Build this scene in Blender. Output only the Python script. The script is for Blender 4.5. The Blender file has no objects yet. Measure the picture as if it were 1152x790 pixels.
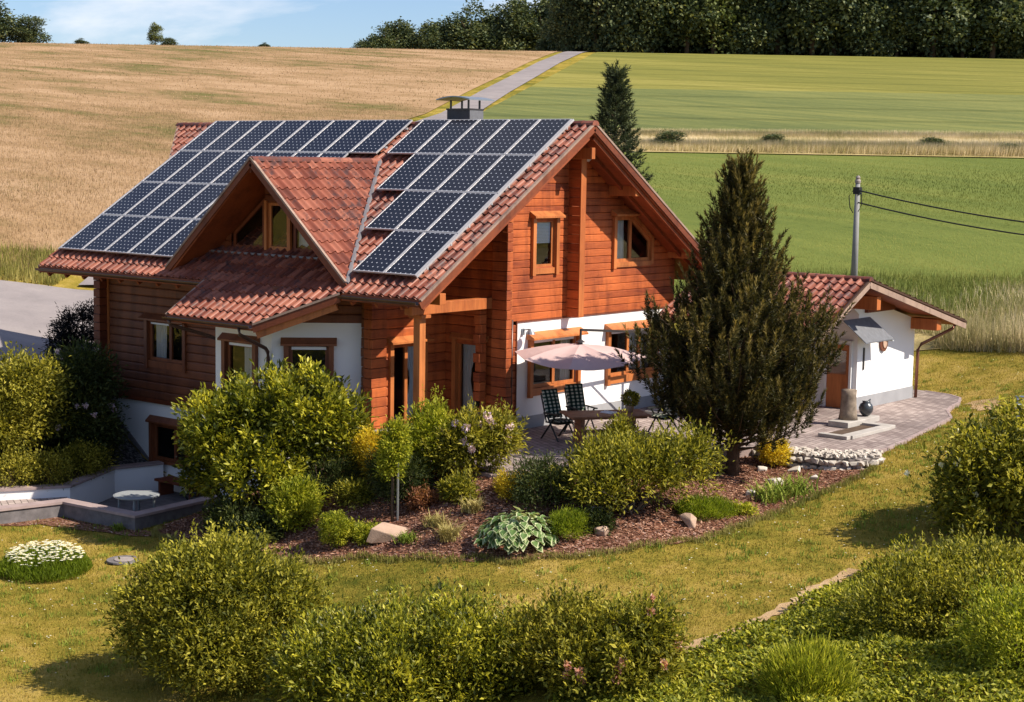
import bpy, math, random
import numpy as np
from mathutils import Vector, Matrix
from mathutils.geometry import delaunay_2d_cdt
R_ = math.radians
sc = bpy.context.scene
COL = sc.collection
rng = np.random.default_rng(7)
random.seed(7)

# ------------------------------------------------------------------ helpers
def tag(o, label=None, cat=None, group=None, kind=None):
    if label: o['label'] = label
    if cat: o['category'] = cat
    if group: o['group'] = group
    if kind: o['kind'] = kind
    return o

def empty(name, loc, rz=0.0, label=None, cat=None, group=None):
    o = bpy.data.objects.new(name, None); COL.objects.link(o)
    o.location = loc; o.rotation_euler = (0, 0, rz); o.empty_display_size = .3
    return tag(o, label, cat, group)

def setpar(o, parent):
    o.parent = parent
    o.matrix_parent_inverse = Matrix.LocRotScale(parent.location, parent.rotation_euler, None).inverted() if not parent.parent and parent.type == 'EMPTY' else Matrix.Identity(4)

def np_mesh(name, V, F, mat, rnd=None, parent=None, smooth=False, k=None):
    """V (n,3), F (m,k) array of equal sized faces"""
    V = np.asarray(V, np.float32); F = np.asarray(F, np.int32)
    me = bpy.data.meshes.new(name)
    me.vertices.add(len(V)); me.vertices.foreach_set('co', V.ravel())
    k = F.shape[1]; m = len(F)
    me.loops.add(m*k); me.loops.foreach_set('vertex_index', F.ravel())
    me.polygons.add(m)
    me.polygons.foreach_set('loop_start', np.arange(0, m*k, k, dtype=np.int32))
    me.polygons.foreach_set('loop_total', np.full(m, k, np.int32))
    if smooth: me.polygons.foreach_set('use_smooth', np.ones(m, bool))
    me.update(calc_edges=True)
    if rnd is not None:
        a = me.attributes.new('rnd', 'FLOAT', 'POINT'); a.data.foreach_set('value', np.asarray(rnd, np.float32))
    if mat: me.materials.append(mat)
    o = bpy.data.objects.new(name, me); COL.objects.link(o)
    if parent: setpar(o, parent)
    return o

class MB:
    def __init__(s): s.v = []; s.f = []; s.r = []
    def add(s, vs, fs, r=None):
        b = len(s.v); r = random.random() if r is None else r
        s.v += [tuple(float(c) for c in p) for p in vs]; s.f += [tuple(b+i for i in f) for f in fs]; s.r += [r]*len(vs)
    def box(s, x0, x1, y0, y1, z0, z1, r=None):
        s.add([(x0,y0,z0),(x1,y0,z0),(x1,y1,z0),(x0,y1,z0),(x0,y0,z1),(x1,y0,z1),(x1,y1,z1),(x0,y1,z1)],
              [(0,3,2,1),(4,5,6,7),(0,1,5,4),(1,2,6,5),(2,3,7,6),(3,0,4,7)], r)
    def beam(s, a, b, w, h, up=(0,0,1), r=None):
        a = Vector(a); b = Vector(b); d = (b-a).normalized(); up = Vector(up)
        sd = d.cross(up)
        if sd.length < 1e-4: sd = d.cross(Vector((0,1,0)))
        sd.normalize(); u = sd.cross(d).normalized()
        P = []
        for q in (a, b):
            for i, j in ((-1,-1),(1,-1),(1,1),(-1,1)): P.append(q + sd*(i*w/2) + u*(j*h/2))
        s.add(P, [(0,1,2,3),(7,6,5,4),(0,4,5,1),(1,5,6,2),(2,6,7,3),(3,7,4,0)], r)
    def prism(s, poly, n, r=None):
        """poly: 3d points, n: extrusion vector"""
        k = len(poly); n = Vector(n)
        P = [Vector(p) for p in poly] + [Vector(p)+n for p in poly]
        s.add(P, [tuple(range(k))[::-1], tuple(range(k, 2*k))] + [(i,(i+1)%k,k+(i+1)%k,k+i) for i in range(k)], r)
    def tube(s, pts, rad, n=8, r=None, caps=True):
        pts = [Vector(p) for p in pts]
        if not hasattr(rad, '__len__'): rad = [rad]*len(pts)
        V = []; F = []
        ref = Vector((0,0,1))
        for i, p in enumerate(pts):
            d = (pts[min(i+1,len(pts)-1)] - pts[max(i-1,0)])
            if d.length < 1e-9: d = Vector((0,0,1))
            d.normalize()
            if abs(d.dot(ref)) > .95: rf = Vector((1,0,0))
            else: rf = ref
            a = d.cross(rf).normalized(); b = d.cross(a)
            for k in range(n):
                t = 2*math.pi*k/n; V.append(p + (a*math.cos(t)+b*math.sin(t))*rad[i])
        for i in range(len(pts)-1):
            for k in range(n):
                k2 = (k+1) % n; F.append((i*n+k, i*n+k2, (i+1)*n+k2, (i+1)*n+k))
        if caps: F.append(tuple(range(n))[::-1]); F.append(tuple(range((len(pts)-1)*n, len(pts)*n)))
        s.add(V, F, r)
    def lathe(s, c, prof, n=16, r=None):
        """prof: list of (radius, z)"""
        V = []; F = []
        for (ra, z) in prof:
            for k in range(n):
                t = 2*math.pi*k/n; V.append((c[0]+ra*math.cos(t), c[1]+ra*math.sin(t), c[2]+z))
        for i in range(len(prof)-1):
            for k in range(n):
                k2 = (k+1) % n; F.append((i*n+k, i*n+k2, (i+1)*n+k2, (i+1)*n+k))
        F.append(tuple(range(n))[::-1]); F.append(tuple(range((len(prof)-1)*n, len(prof)*n)))
        s.add(V, F, r)
    def build(s, name, mat, parent=None, smooth=False, bevel=0, loc=None):
        me = bpy.data.meshes.new(name)
        me.from_pydata(s.v, [], s.f); me.update()
        a = me.attributes.new('rnd', 'FLOAT', 'POINT'); a.data.foreach_set('value', np.asarray(s.r, np.float32))
        me.materials.append(mat)
        if smooth: me.polygons.foreach_set('use_smooth', np.ones(len(me.polygons), bool))
        o = bpy.data.objects.new(name, me); COL.objects.link(o)
        if bevel:
            m = o.modifiers.new('bevel', 'BEVEL'); m.width = bevel; m.segments = 2; m.limit_method = 'ANGLE'
        if parent:
            if loc is None: setpar(o, parent)   # meshes written in world coordinates
            else: o.parent = parent
        if loc is not None: o.location = loc
        return o

def copy_tree(o, parent=None):
    c = o.copy(); COL.objects.link(c)
    if parent: c.parent = parent; c.matrix_parent_inverse = o.matrix_parent_inverse.copy()
    for ch in [x for x in bpy.data.objects if x.parent == o]: copy_tree(ch, c)
    return c

# ------------------------------------------------------------------ materials
def new_mat(name):
    m = bpy.data.materials.new(name); m.use_nodes = True
    nt = m.node_tree; nt.nodes.clear()
    out = nt.nodes.new('ShaderNodeOutputMaterial')
    return m, nt, out
def N(nt, t, **kw):
    n = nt.nodes.new(t)
    for k, v in kw.items():
        if k.startswith('i_'): n.inputs[k[2:].replace('_', ' ')].default_value = v
        else: setattr(n, k, v)
    return n
def ramp(nt, fac, stops):
    r = nt.nodes.new('ShaderNodeValToRGB'); e = r.color_ramp.elements
    while len(e) > 1: e.remove(e[-1])
    e[0].position = stops[0][0]; e[0].color = (*stops[0][1], 1)
    for p, c in stops[1:]:
        q = e.new(p); q.color = (*c, 1)
    if fac: nt.links.new(fac, r.inputs[0])
    return r.outputs[0]
def mixc(nt, a, b, fac, mode='MIX'):
    m = nt.nodes.new('ShaderNodeMix'); m.data_type = 'RGBA'; m.blend_type = mode
    for i, x in ((6, a), (7, b)):
        if isinstance(x, (tuple, list)): m.inputs[i].default_value = (*x, 1)
        else: nt.links.new(x, m.inputs[i])
    if isinstance(fac, (int, float)): m.inputs[0].default_value = fac
    else: nt.links.new(fac, m.inputs[0])
    return m.outputs[2]
def pos(nt, scale=(1,1,1), rot=(0,0,0), obj=False):
    if obj: o = nt.nodes.new('ShaderNodeTexCoord').outputs['Object']
    else: o = nt.nodes.new('ShaderNodeNewGeometry').outputs['Position']
    mp = nt.nodes.new('ShaderNodeMapping'); mp.inputs['Scale'].default_value = scale; mp.inputs['Rotation'].default_value = rot
    nt.links.new(o, mp.inputs[0]); return mp.outputs[0]
def noise(nt, vec, scale, detail=4, rough=.55, dist=0):
    n = nt.nodes.new('ShaderNodeTexNoise'); n.inputs['Scale'].default_value = scale
    n.inputs['Detail'].default_value = detail; n.inputs['Roughness'].default_value = rough; n.inputs['Distortion'].default_value = dist
    nt.links.new(vec, n.inputs['Vector']); return n.outputs['Fac']
def voro(nt, vec, scale, feature='F1', out='Distance', rnd=1.0):
    n = nt.nodes.new('ShaderNodeTexVoronoi'); n.feature = feature; n.inputs['Scale'].default_value = scale
    n.inputs['Randomness'].default_value = rnd
    nt.links.new(vec, n.inputs['Vector']); return n.outputs[out]
def math_(nt, op, a, b=None, c=None):
    m = nt.nodes.new('ShaderNodeMath'); m.operation = op
    for i, x in enumerate((a, b, c)):
        if x is None: continue
        if isinstance(x, (int, float)): m.inputs[i].default_value = x
        else: nt.links.new(x, m.inputs[i])
    return m.outputs[0]
def attr(nt, name='rnd'):
    n = nt.nodes.new('ShaderNodeAttribute'); n.attribute_name = name; return n.outputs['Fac']
def bump(nt, h, strength=.4, dist=.02):
    b = nt.nodes.new('ShaderNodeBump'); b.inputs['Strength'].default_value = strength; b.inputs['Distance'].default_value = dist
    nt.links.new(h, b.inputs['Height']); return b.outputs[0]
def prin(nt, out, col, rough=.7, spec=.5, normal=None, metal=0, **kw):
    p = nt.nodes.new('ShaderNodeBsdfPrincipled')
    if isinstance(col, (tuple, list)): p.inputs['Base Color'].default_value = (*col, 1)
    else: nt.links.new(col, p.inputs['Base Color'])
    if isinstance(rough, (int, float)): p.inputs['Roughness'].default_value = rough
    else: nt.links.new(rough, p.inputs['Roughness'])
    p.inputs['Specular IOR Level'].default_value = spec; p.inputs['Metallic'].default_value = metal
    if normal: nt.links.new(normal, p.inputs['Normal'])
    for k, v in kw.items(): p.inputs[k.replace('_', ' ')].default_value = v
    nt.links.new(p.outputs[0], out.inputs[0]); return p

def m_simple(name, col, rough=.6, spec=.4, var=.18, nscale=3, metal=0, bmp=0):
    m, nt, out = new_mat(name)
    v = pos(nt); n = noise(nt, v, nscale, 5)
    d = tuple(c*(1-var) for c in col); l = tuple(min(1, c*(1+var)) for c in col)
    c = ramp(nt, n, [(.25, d), (.75, l)])
    nn = bump(nt, noise(nt, v, nscale*14, 3), bmp, .01) if bmp else None
    prin(nt, out, c, rough, spec, nn, metal); return m

def m_wood(name, c1, c2, axis='x', rough=.62):
    m, nt, out = new_mat(name)
    s = {'x': (.6, 14, 14), 'y': (14, .6, 14), 'z': (14, 14, .6), 'xy': (1.2, 1.2, 16)}[axis]
    v = pos(nt, s); g = noise(nt, v, 1.6, 6, .65, .6)
    big = noise(nt, pos(nt), .9, 3)
    r = attr(nt)
    f = math_(nt, 'ADD', math_(nt, 'MULTIPLY', g, .75), math_(nt, 'ADD', math_(nt, 'MULTIPLY', r, .28), math_(nt, 'MULTIPLY', math_(nt,'SUBTRACT',big,.5), .7)))
    mid = tuple((a+b)/2 for a, b in zip(c1, c2))
    c = ramp(nt, f, [(.15, c1), (.5, mid), (.9, c2)])
    kn = voro(nt, pos(nt, (1.3,1.3,6)), 1.0); k = ramp(nt, kn, [(0, (0.55,)*3), (.07, (1,)*3)])
    c = mixc(nt, c, k, .8, 'MULTIPLY')
    st = ramp(nt, noise(nt, pos(nt, (2.2,2.2,.45)), 1.3, 6, .7), [(.36,(.55,.50,.50)), (.52,(1,1,1)), (.70,(1.15,1.10,1.05))]); c = mixc(nt, c, st, .7, 'MULTIPLY')
    prin(nt, out, c, rough, .35, bump(nt, g, .25, .006)); return m

M = {}
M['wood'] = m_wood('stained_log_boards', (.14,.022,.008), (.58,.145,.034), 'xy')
M['wood_f'] = m_wood('dark_facade_boards', (.085,.026,.014), (.25,.085,.035), 'xy')  # darker brown than the gable boards
M['wood_v'] = m_wood('stained_beam', (.30,.07,.016), (.56,.19,.05), 'z')
M['wood_dark'] = m_wood('dark_timber', (.10,.024,.010), (.22,.055,.018), 'xy')  # dark timber, also stands in for shade on the dormer front
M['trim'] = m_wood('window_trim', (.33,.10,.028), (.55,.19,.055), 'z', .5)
M['trim_shade'] = m_wood('shaded_window_trim', (.13,.04,.018), (.27,.09,.035), 'z', .5)  # darker copy of the window trim, the long facade's shade in its colour
M['slab'] = m_simple('grey_slab', (.40,.37,.335), .85, .2, .15, 3, bmp=.3)
M['soffit'] = m_wood('soffit_boards', (.17,.035,.012), (.34,.085,.025), 'x')
M['weathered'] = m_wood('weathered_board', (.20,.13,.10), (.38,.27,.21), 'x', .8)
M['table_wood'] = m_wood('garden_table_wood', (.22,.09,.045), (.40,.19,.10), 'x')
M['plaster'] = m_simple('white_plaster', (.80,.79,.775), .9, .2, .04, .8, bmp=.25)
M['plinth'] = m_simple('plinth_paint', (.30,.30,.31), .85, .2, .12, 2, bmp=.2)
M['white'] = m_simple('white_lacquer', (.72,.72,.70), .4, .4, .05)
M['blind'] = m_simple('white_blind', (.78,.80,.84), .6, .3, .04)
M['gutter'] = m_simple('brown_gutter', (.085,.045,.035), .35, .5, .2, metal=.3)
M['flash'] = m_simple('lead_flashing', (.16,.15,.16), .5, .4, .2)
M['zinc'] = m_simple('zinc_sheet', (.27,.30,.33), .4, .5, .15, metal=.6)
M['alu'] = m_simple('aluminium_frame', (.62,.60,.60), .35, .5, .06, metal=.5)
M['slate'] = m_simple('slate_cladding', (.045,.047,.052), .6, .4, .25, 9)
M['slate_l'] = m_simple('lighter_slate', (.13,.135,.15), .6, .4, .2, 9)  # paints the sunlit chimney side; plain grey on the garage canopy
M['cover_stone'] = m_simple('cover_stone', (.30,.255,.235), .85, .2, .2, 9, bmp=.3)
M['concrete'] = m_simple('pole_concrete', (.24,.24,.235), .8, .3, .12, 4, bmp=.2)
M['black'] = m_simple('black_rubber', (.012,.012,.013), .5, .4, .1)
M['darkmetal'] = m_simple('dark_metal', (.045,.04,.042), .4, .5, .15, metal=.3)
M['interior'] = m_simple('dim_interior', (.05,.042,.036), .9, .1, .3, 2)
M['cloth_pink'] = m_simple('dusty_pink_canvas', (.52,.37,.35), .85, .2, .07, 2)
M['curtain'] = m_simple('pale_curtain', (.62,.60,.57), .9, .2, .06, 2)
M['steel'] = m_simple('galvanised_steel', (.42,.43,.45), .35, .5, .1, metal=.8)
M['cap'] = m_simple('wall_cap_stone', (.33,.25,.235), .8, .3, .22, 2.5, bmp=.4)
M['cap_side'] = m_simple('wall_stone_grey', (.15,.135,.135), .85, .3, .35, 5, bmp=.5)
M['stone'] = m_simple('sand_stone', (.42,.29,.21), .85, .3, .25, 3, bmp=.8)
M['stone_w'] = m_simple('pale_stone', (.55,.49,.42), .85, .3, .2, 4, bmp=.8)
M['tabletop'] = m_simple('grey_plastic', (.26,.275,.28), .6, .3, .06)
M['pot'] = m_simple('dark_glazed_pot', (.04,.045,.05), .25, .6, .2)
M['bark'] = m_simple('bark', (.11,.075,.05), .95, .1, .4, 8, bmp=1)
M['bark_pale'] = m_simple('pale_bark', (.24,.19,.145), .95, .1, .4, 8, bmp=1)
M['copper'] = m_simple('brown_metal', (.20,.075,.045), .4, .5, .2, metal=.4)
M['greybrown'] = m_simple('doormat', (.10,.07,.05), .95, .1, .3, 6)
M['bench_grey'] = m_simple('grey_bench', (.34,.38,.44), .5, .4, .1)

def m_tile(name='roof_tiles', dark=(.075,.022,.015), mid=(.20,.054,.030), light=(.35,.128,.078)):
    m, nt, out = new_mat(name)
    r = attr(nt); v = pos(nt); n = noise(nt, v, 2.2, 5); big = noise(nt, v, .45, 3)
    f = math_(nt, 'ADD', math_(nt,'MULTIPLY', r, .55), math_(nt, 'MULTIPLY', n, .45))
    c = ramp(nt, f, [(.12, dark), (.42, mid), (.85, light)])
    moss = ramp(nt, math_(nt,'ADD', math_(nt,'MULTIPLY', noise(nt, v, 5, 6, .7), .7), math_(nt,'MULTIPLY', big, .4)), [(.56, (0,0,0)), (.66, (1,1,1))])
    c = mixc(nt, c, (.060,.036,.036), math_(nt, 'MULTIPLY', moss, .8))
    prin(nt, out, c, .52, .32, bump(nt, noise(nt, v, 40, 3), .3, .006)); return m
M['tile'] = m_tile()

def m_glass(name, tint=(.9,.93,.95)):
    m, nt, out = new_mat(name)
    t = N(nt, 'ShaderNodeBsdfTransparent'); t.inputs[0].default_value = (*tint, 1)
    g = N(nt, 'ShaderNodeBsdfGlossy'); g.inputs['Roughness'].default_value = .02; g.inputs['Color'].default_value = (1,1,1,1)
    fr = N(nt, 'ShaderNodeFresnel'); fr.inputs['IOR'].default_value = 1.45
    f = math_(nt, 'ADD', fr.outputs[0], .02)
    mx = N(nt, 'ShaderNodeMixShader'); nt.links.new(f, mx.inputs[0]); nt.links.new(t.outputs[0], mx.inputs[1]); nt.links.new(g.outputs[0], mx.inputs[2])
    nt.links.new(mx.outputs[0], out.inputs[0]); return m
M['glass'] = m_glass('window_glass')

def m_cells():
    m, nt, out = new_mat('photovoltaic_cells')
    tc = N(nt, 'ShaderNodeTexCoord'); sx = N(nt, 'ShaderNodeSeparateXYZ'); nt.links.new(tc.outputs['Object'], sx.inputs[0])
    pc = .155
    def cell(o, n):   # distance to the nearest cell border, in cells
        t = math_(nt, 'DIVIDE', o, pc)
        if n: t = math_(nt, 'ADD', t, .5)
        fr = math_(nt, 'FRACT', t); return math_(nt, 'ABSOLUTE', math_(nt, 'SUBTRACT', fr, .5))   # .5 at border
    a = cell(sx.outputs[0], False); b = cell(sx.outputs[1], False)
    s_ = math_(nt, 'ADD', a, b)
    dot = math_(nt, 'GREATER_THAN', s_, .865)
    line = math_(nt, 'GREATER_THAN', math_(nt, 'MAXIMUM', a, b), .487)
    base = ramp(nt, noise(nt, tc.outputs['Object'], 1.2, 2), [(.3, (.007,.008,.013)), (.7, (.013,.014,.022))])
    c = mixc(nt, base, (.03,.033,.045), math_(nt, 'MULTIPLY', line, .5)); c = mixc(nt, c, (.55,.56,.60), dot)
    prin(nt, out, c, .2, .35); return m
M['cells'] = m_cells()

def m_leaf(name, c_dark, c_mid, c_light, rough=.55, trans=.4, gloss=.18):
    m, nt, out = new_mat(name)
    r = attr(nt); n = noise(nt, pos(nt), 1.4, 3)
    f = math_(nt, 'ADD', math_(nt, 'MULTIPLY', r, .7), math_(nt, 'MULTIPLY', n, .35))
    c = ramp(nt, f, [(.12, c_dark), (.5, c_mid), (.92, c_light)])
    p = prin(nt, out, c, rough, gloss)
    t = N(nt, 'ShaderNodeBsdfTranslucent'); tc = mixc(nt, c, (1.0,.95,.35), .35, 'MULTIPLY'); nt.links.new(mixc(nt, tc, (2.0,2.0,1.5), 1.0, 'MULTIPLY'), t.inputs[0])
    mx = N(nt, 'ShaderNodeMixShader'); mx.inputs[0].default_value = trans
    nt.links.new(p.outputs[0], mx.inputs[1]); nt.links.new(t.outputs[0], mx.inputs[2]); nt.links.new(mx.outputs[0], out.inputs[0])
    return m
M['lf_rhodo'] = m_leaf('laurel_leaves', (.025,.035,.006), (.13,.145,.014), (.54,.49,.05), gloss=.3, rough=.42, trans=.32)
M['lf_shrub'] = m_leaf('shrub_leaves', (.032,.042,.006), (.15,.15,.016), (.48,.42,.055), trans=.3)
M['lf_bright'] = m_leaf('bright_leaves', (.06,.08,.008), (.22,.25,.018), (.54,.50,.06), trans=.35)
M['lf_dark'] = m_leaf('dark_leaves', (.018,.030,.010), (.045,.06,.015), (.10,.11,.03), trans=.2)
M['lf_purple'] = m_leaf('blackish_leaves', (.004,.004,.005), (.010,.009,.010), (.022,.018,.018), trans=.1, gloss=.15)
M['lf_pine'] = m_leaf('pine_needles', (.012,.014,.005), (.052,.047,.012), (.34,.25,.075), trans=.2, rough=.5)
M['lf_forest'] = m_leaf('forest_leaves', (.022,.040,.024), (.075,.10,.046), (.22,.225,.085), trans=.15)
M['lf_forest2'] = m_leaf('brighter_forest_leaves', (.05,.075,.025), (.12,.145,.045), (.26,.26,.08), trans=.2)
M['lf_spruce'] = m_leaf('spruce_needles', (.018,.030,.014), (.045,.060,.026), (.10,.11,.045), trans=.1)
M['lf_yellow'] = m_leaf('golden_leaves', (.26,.20,.02), (.50,.38,.03), (.72,.58,.07))
M['lf_olive'] = m_leaf('olive_leaves', (.04,.048,.006), (.18,.17,.018), (.50,.43,.065), trans=.3)
M['lf_red'] = m_leaf('reddish_leaves', (.10,.04,.02), (.22,.10,.05), (.42,.20,.12))
M['lf_hosta'] = m_leaf('hosta_leaves', (.06,.12,.035), (.17,.26,.08), (.58,.60,.36), trans=.2)
M['lf_cover'] = m_leaf('ground_cover_leaves', (.04,.055,.006), (.17,.19,.016), (.52,.48,.06), trans=.3)
M['lf_moss'] = m_leaf('cushion_leaves', (.08,.12,.008), (.17,.22,.016), (.28,.31,.03))
M['petal_w'] = m_leaf('white_petals', (.60,.58,.54), (.78,.76,.72), (.88,.87,.84), rough=.7)
M['petal_p'] = m_leaf('lilac_petals', (.45,.33,.50), (.66,.52,.68), (.85,.76,.84), rough=.7)
M['petal_r'] = m_leaf('salmon_petals', (.42,.18,.13), (.62,.36,.28), (.80,.62,.52), rough=.7)

def m_field(name, stops, scales=(.02,.12,1.5), stretch=(1,1,1), rot=(0,0,0), bm=.6, rough=.95, tram=0, tramrot=0):
    m, nt, out = new_mat(name)
    v = pos(nt, stretch, rot); v2 = pos(nt)
    f = math_(nt,'ADD', math_(nt,'ADD', math_(nt,'MULTIPLY', noise(nt, v, scales[0], 4), .42), math_(nt,'MULTIPLY', noise(nt, v, scales[1], 6, .65), .38)), math_(nt,'MULTIPLY', noise(nt, v2, scales[2], 5, .7), .20))
    c = ramp(nt, f, stops)
    if tram:
        wv = N(nt, 'ShaderNodeTexWave'); wv.bands_direction = 'Y'; wv.inputs['Scale'].default_value = tram; wv.inputs['Distortion'].default_value = .6; wv.inputs['Detail'].default_value = 1
        nt.links.new(pos(nt, (1,1,1), (0,0,R_(-39.7+tramrot))), wv.inputs['Vector'])
        c = mixc(nt, c, ramp(nt, wv.outputs['Fac'], [(0,(.72,.74,.7)), (.10,(1,1,1))]), .9, 'MULTIPLY')
    prin(nt, out, c, rough, .1, bump(nt, noise(nt, v2, scales[2]*2.5, 5, .7), bm, .08)); return m
ROT = (0, 0, R_(39.7))
LAWN = [(.38,(.085,.094,.010)), (.45,(.186,.161,.020)), (.53,(.32,.234,.038)), (.63,(.47,.328,.092))]
M['lawn'] = m_field('lawn', LAWN, (.22,1.3,9), bm=.8)
M['lawn_blade'] = None
M['meadow'] = m_field('dry_meadow', [(.38,(.13,.115,.034)), (.44,(.22,.15,.066)), (.50,(.31,.195,.10)), (.60,(.41,.27,.155))], (.04,.16,.8), (.55,1.6,1), ROT, bm=.3)
M['crop_near'] = m_field('green_wheat', [(.38,(.095,.125,.026)), (.5,(.135,.16,.034)), (.64,(.21,.20,.048))], (.04,.25,3), (.35,2.2,1), ROT, bm=.35)
M['crop_mid'] = m_field('mid_green_crop', [(.40,(.095,.115,.038)), (.5,(.14,.155,.048)), (.60,(.20,.20,.06))], (.03,.3,2.2), (.3,2.6,1), ROT, tram=.028, tramrot=-2)
M['crop_far'] = m_field('yellow_green_crop', [(.38,(.13,.135,.030)), (.5,(.19,.18,.038)), (.62,(.27,.24,.06))], (.03,.25,1.8), (.22,3.0,1), ROT, tram=.035, tramrot=3)
M['dry'] = m_field('dry_grass_ground', [(.36,(.20,.17,.05)), (.5,(.36,.28,.12)), (.66,(.50,.40,.20))], (.05,.3,2), bm=.8)
M['soil'] = m_field('bank_soil', [(.36,(.04,.035,.015)), (.5,(.08,.06,.028)), (.66,(.13,.10,.045))], (.2,1.3,9))
M['asphalt'] = m_field('pale_asphalt', [(.36,(.18,.16,.155)), (.5,(.25,.22,.215)), (.66,(.33,.29,.275))], (.05,.5,12), bm=.25)
M['bare'] = m_field('bare_earth', [(.36,(.30,.20,.09)), (.5,(.48,.32,.17)), (.66,(.60,.43,.26))], (.3,2,14))

def m_mulch():
    m, nt, out = new_mat('bark_mulch')
    v = pos(nt); vv = N(nt, 'ShaderNodeTexVoronoi'); vv.inputs['Scale'].default_value = 17; nt.links.new(pos(nt, (1,1.5,1.4), (0,.3,.6)), vv.inputs['Vector'])
    sp = N(nt, 'ShaderNodeSeparateColor'); nt.links.new(vv.outputs['Color'], sp.inputs[0])
    c = ramp(nt, sp.outputs[0], [(0,(.04,.016,.010)), (.45,(.15,.062,.038)), (.8,(.29,.14,.095)), (1,(.50,.33,.26))])
    c = mixc(nt, c, (.10,.05,.03), ramp(nt, noise(nt, v, .8, 4), [(.35,(.6,)*3),(.65,(0,)*3)]))
    prin(nt, out, c, .95, .1, bump(nt, sp.outputs[1], .9, .05)); return m
M['mulch'] = m_mulch()

def m_paving():
    m, nt, out = new_mat('paving_stones')
    b = N(nt, 'ShaderNodeTexBrick'); b.inputs['Scale'].default_value = 1; b.inputs['Brick Width'].default_value = .24; b.inputs['Row Height'].default_value = .16
    b.inputs['Mortar Size'].default_value = .012; b.inputs['Color1'].default_value = (.25,.20,.185,1); b.inputs['Color2'].default_value = (.42,.355,.325,1); b.inputs['Mortar'].default_value = (.12,.10,.09,1)
    b.inputs['Bias'].default_value = -.1
    nt.links.new(pos(nt, (1,1,1), (0,0,R_(27))), b.inputs['Vector'])
    c = mixc(nt, b.outputs['Color'], ramp(nt, noise(nt, pos(nt), .5, 5), [(.35,(.75,.72,.72)),(.65,(1.15,1.12,1.1))]), 1.0, 'MULTIPLY')
    prin(nt, out, c, .85, .2, bump(nt, b.outputs['Fac'], -.4, .01)); return m
M['paving'] = m_paving()

def m_gravel(name, a, b_, sc_=14):
    m, nt, out = new_mat(name)
    vv = N(nt, 'ShaderNodeTexVoronoi'); vv.inputs['Scale'].default_value = sc_; nt.links.new(pos(nt), vv.inputs['Vector'])
    sp = N(nt, 'ShaderNodeSeparateColor'); nt.links.new(vv.outputs['Color'], sp.inputs[0])
    c = ramp(nt, sp.outputs[0], [(0, a), (1, b_)])
    dk = ramp(nt, vv.outputs['Distance'], [(.35,(1,)*3), (.65,(.25,)*3)]); c = mixc(nt, c, dk, 1.0, 'MULTIPLY')
    prin(nt, out, c, .9, .2, bump(nt, vv.outputs['Distance'], -.9, .05)); return m
M['chips'] = m_leaf('bark_chips', (.05,.018,.009), (.24,.10,.055), (.58,.36,.24), trans=0, rough=.9, gloss=.1)
M['gravel'] = m_gravel('white_gravel', (.45,.42,.40), (.85,.83,.80), 11)
M['drystone'] = m_gravel('dry_stone_wall', (.18,.15,.14), (.48,.42,.38), 7)
M['gravel_dark'] = m_gravel('dark_gravel', (.05,.05,.05), (.20,.19,.185), 14)

def m_blade(name, stops, scales, trans=.25, aw=.20):
    m, nt, out = new_mat(name)
    v = pos(nt)
    f = math_(nt,'ADD', math_(nt,'ADD', math_(nt,'MULTIPLY', noise(nt, v, scales[0], 4), .42), math_(nt,'MULTIPLY', noise(nt, v, scales[1], 6, .65), .38)), math_(nt,'MULTIPLY', attr(nt), aw))
    c = ramp(nt, f, stops)
    p = prin(nt, out, c, .7, .15)
    t = N(nt, 'ShaderNodeBsdfTranslucent'); nt.links.new(c, t.inputs[0])
    mx = N(nt, 'ShaderNodeMixShader'); mx.inputs[0].default_value = trans
    nt.links.new(p.outputs[0], mx.inputs[1]); nt.links.new(t.outputs[0], mx.inputs[2]); nt.links.new(mx.outputs[0], out.inputs[0]); return m
M['bl_lawn'] = m_blade('lawn_blades', [(p_-.02+.06*(p_>.5), c_) for p_, c_ in LAWN], (.22,1.3), aw=.24)
M['bl_meadow'] = m_blade('meadow_stalks', [(.38,(.15,.14,.04)), (.44,(.26,.18,.08)), (.51,(.36,.235,.12)), (.62,(.46,.32,.175))], (.03,.11))
M['bl_wheat'] = m_blade('wheat_stalks', [(.36,(.125,.155,.034)), (.5,(.18,.205,.044)), (.62,(.28,.265,.065)), (.72,(.44,.36,.12))], (.05,.3))
M['bl_dry'] = m_blade('dry_grass_stalks', [(.34,(.22,.22,.07)), (.46,(.46,.38,.18)), (.56,(.68,.56,.34)), (.68,(.82,.70,.48))], (.08,.5))
M['bl_verge'] = m_blade('verge_grass', [(.34,(.14,.15,.03)), (.5,(.28,.25,.06)), (.66,(.46,.38,.13))], (.15,.7))
M['bl_bright'] = m_blade('strap_leaves', [(.3,(.10,.16,.02)), (.5,(.20,.26,.03)), (.7,(.40,.38,.08))], (.5,2))
M['bl_straw'] = m_blade('straw_leaves', [(.3,(.22,.20,.05)), (.5,(.42,.34,.12)), (.7,(.62,.52,.22))], (.5,2))
CAMX,CAMY,CAMZ=33.3785,-32.1934,-1.1708
FX,FY=-0.63894,0.76926
def to_ds(x,y):
    dx,dy=np.asarray(x)-CAMX,np.asarray(y)-CAMY
    return dx*FX+dy*FY, dx*FY-dy*FX
def from_ds(d,s):
    return CAMX+FX*d+FY*s, CAMY+FY*d-FX*s
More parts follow.
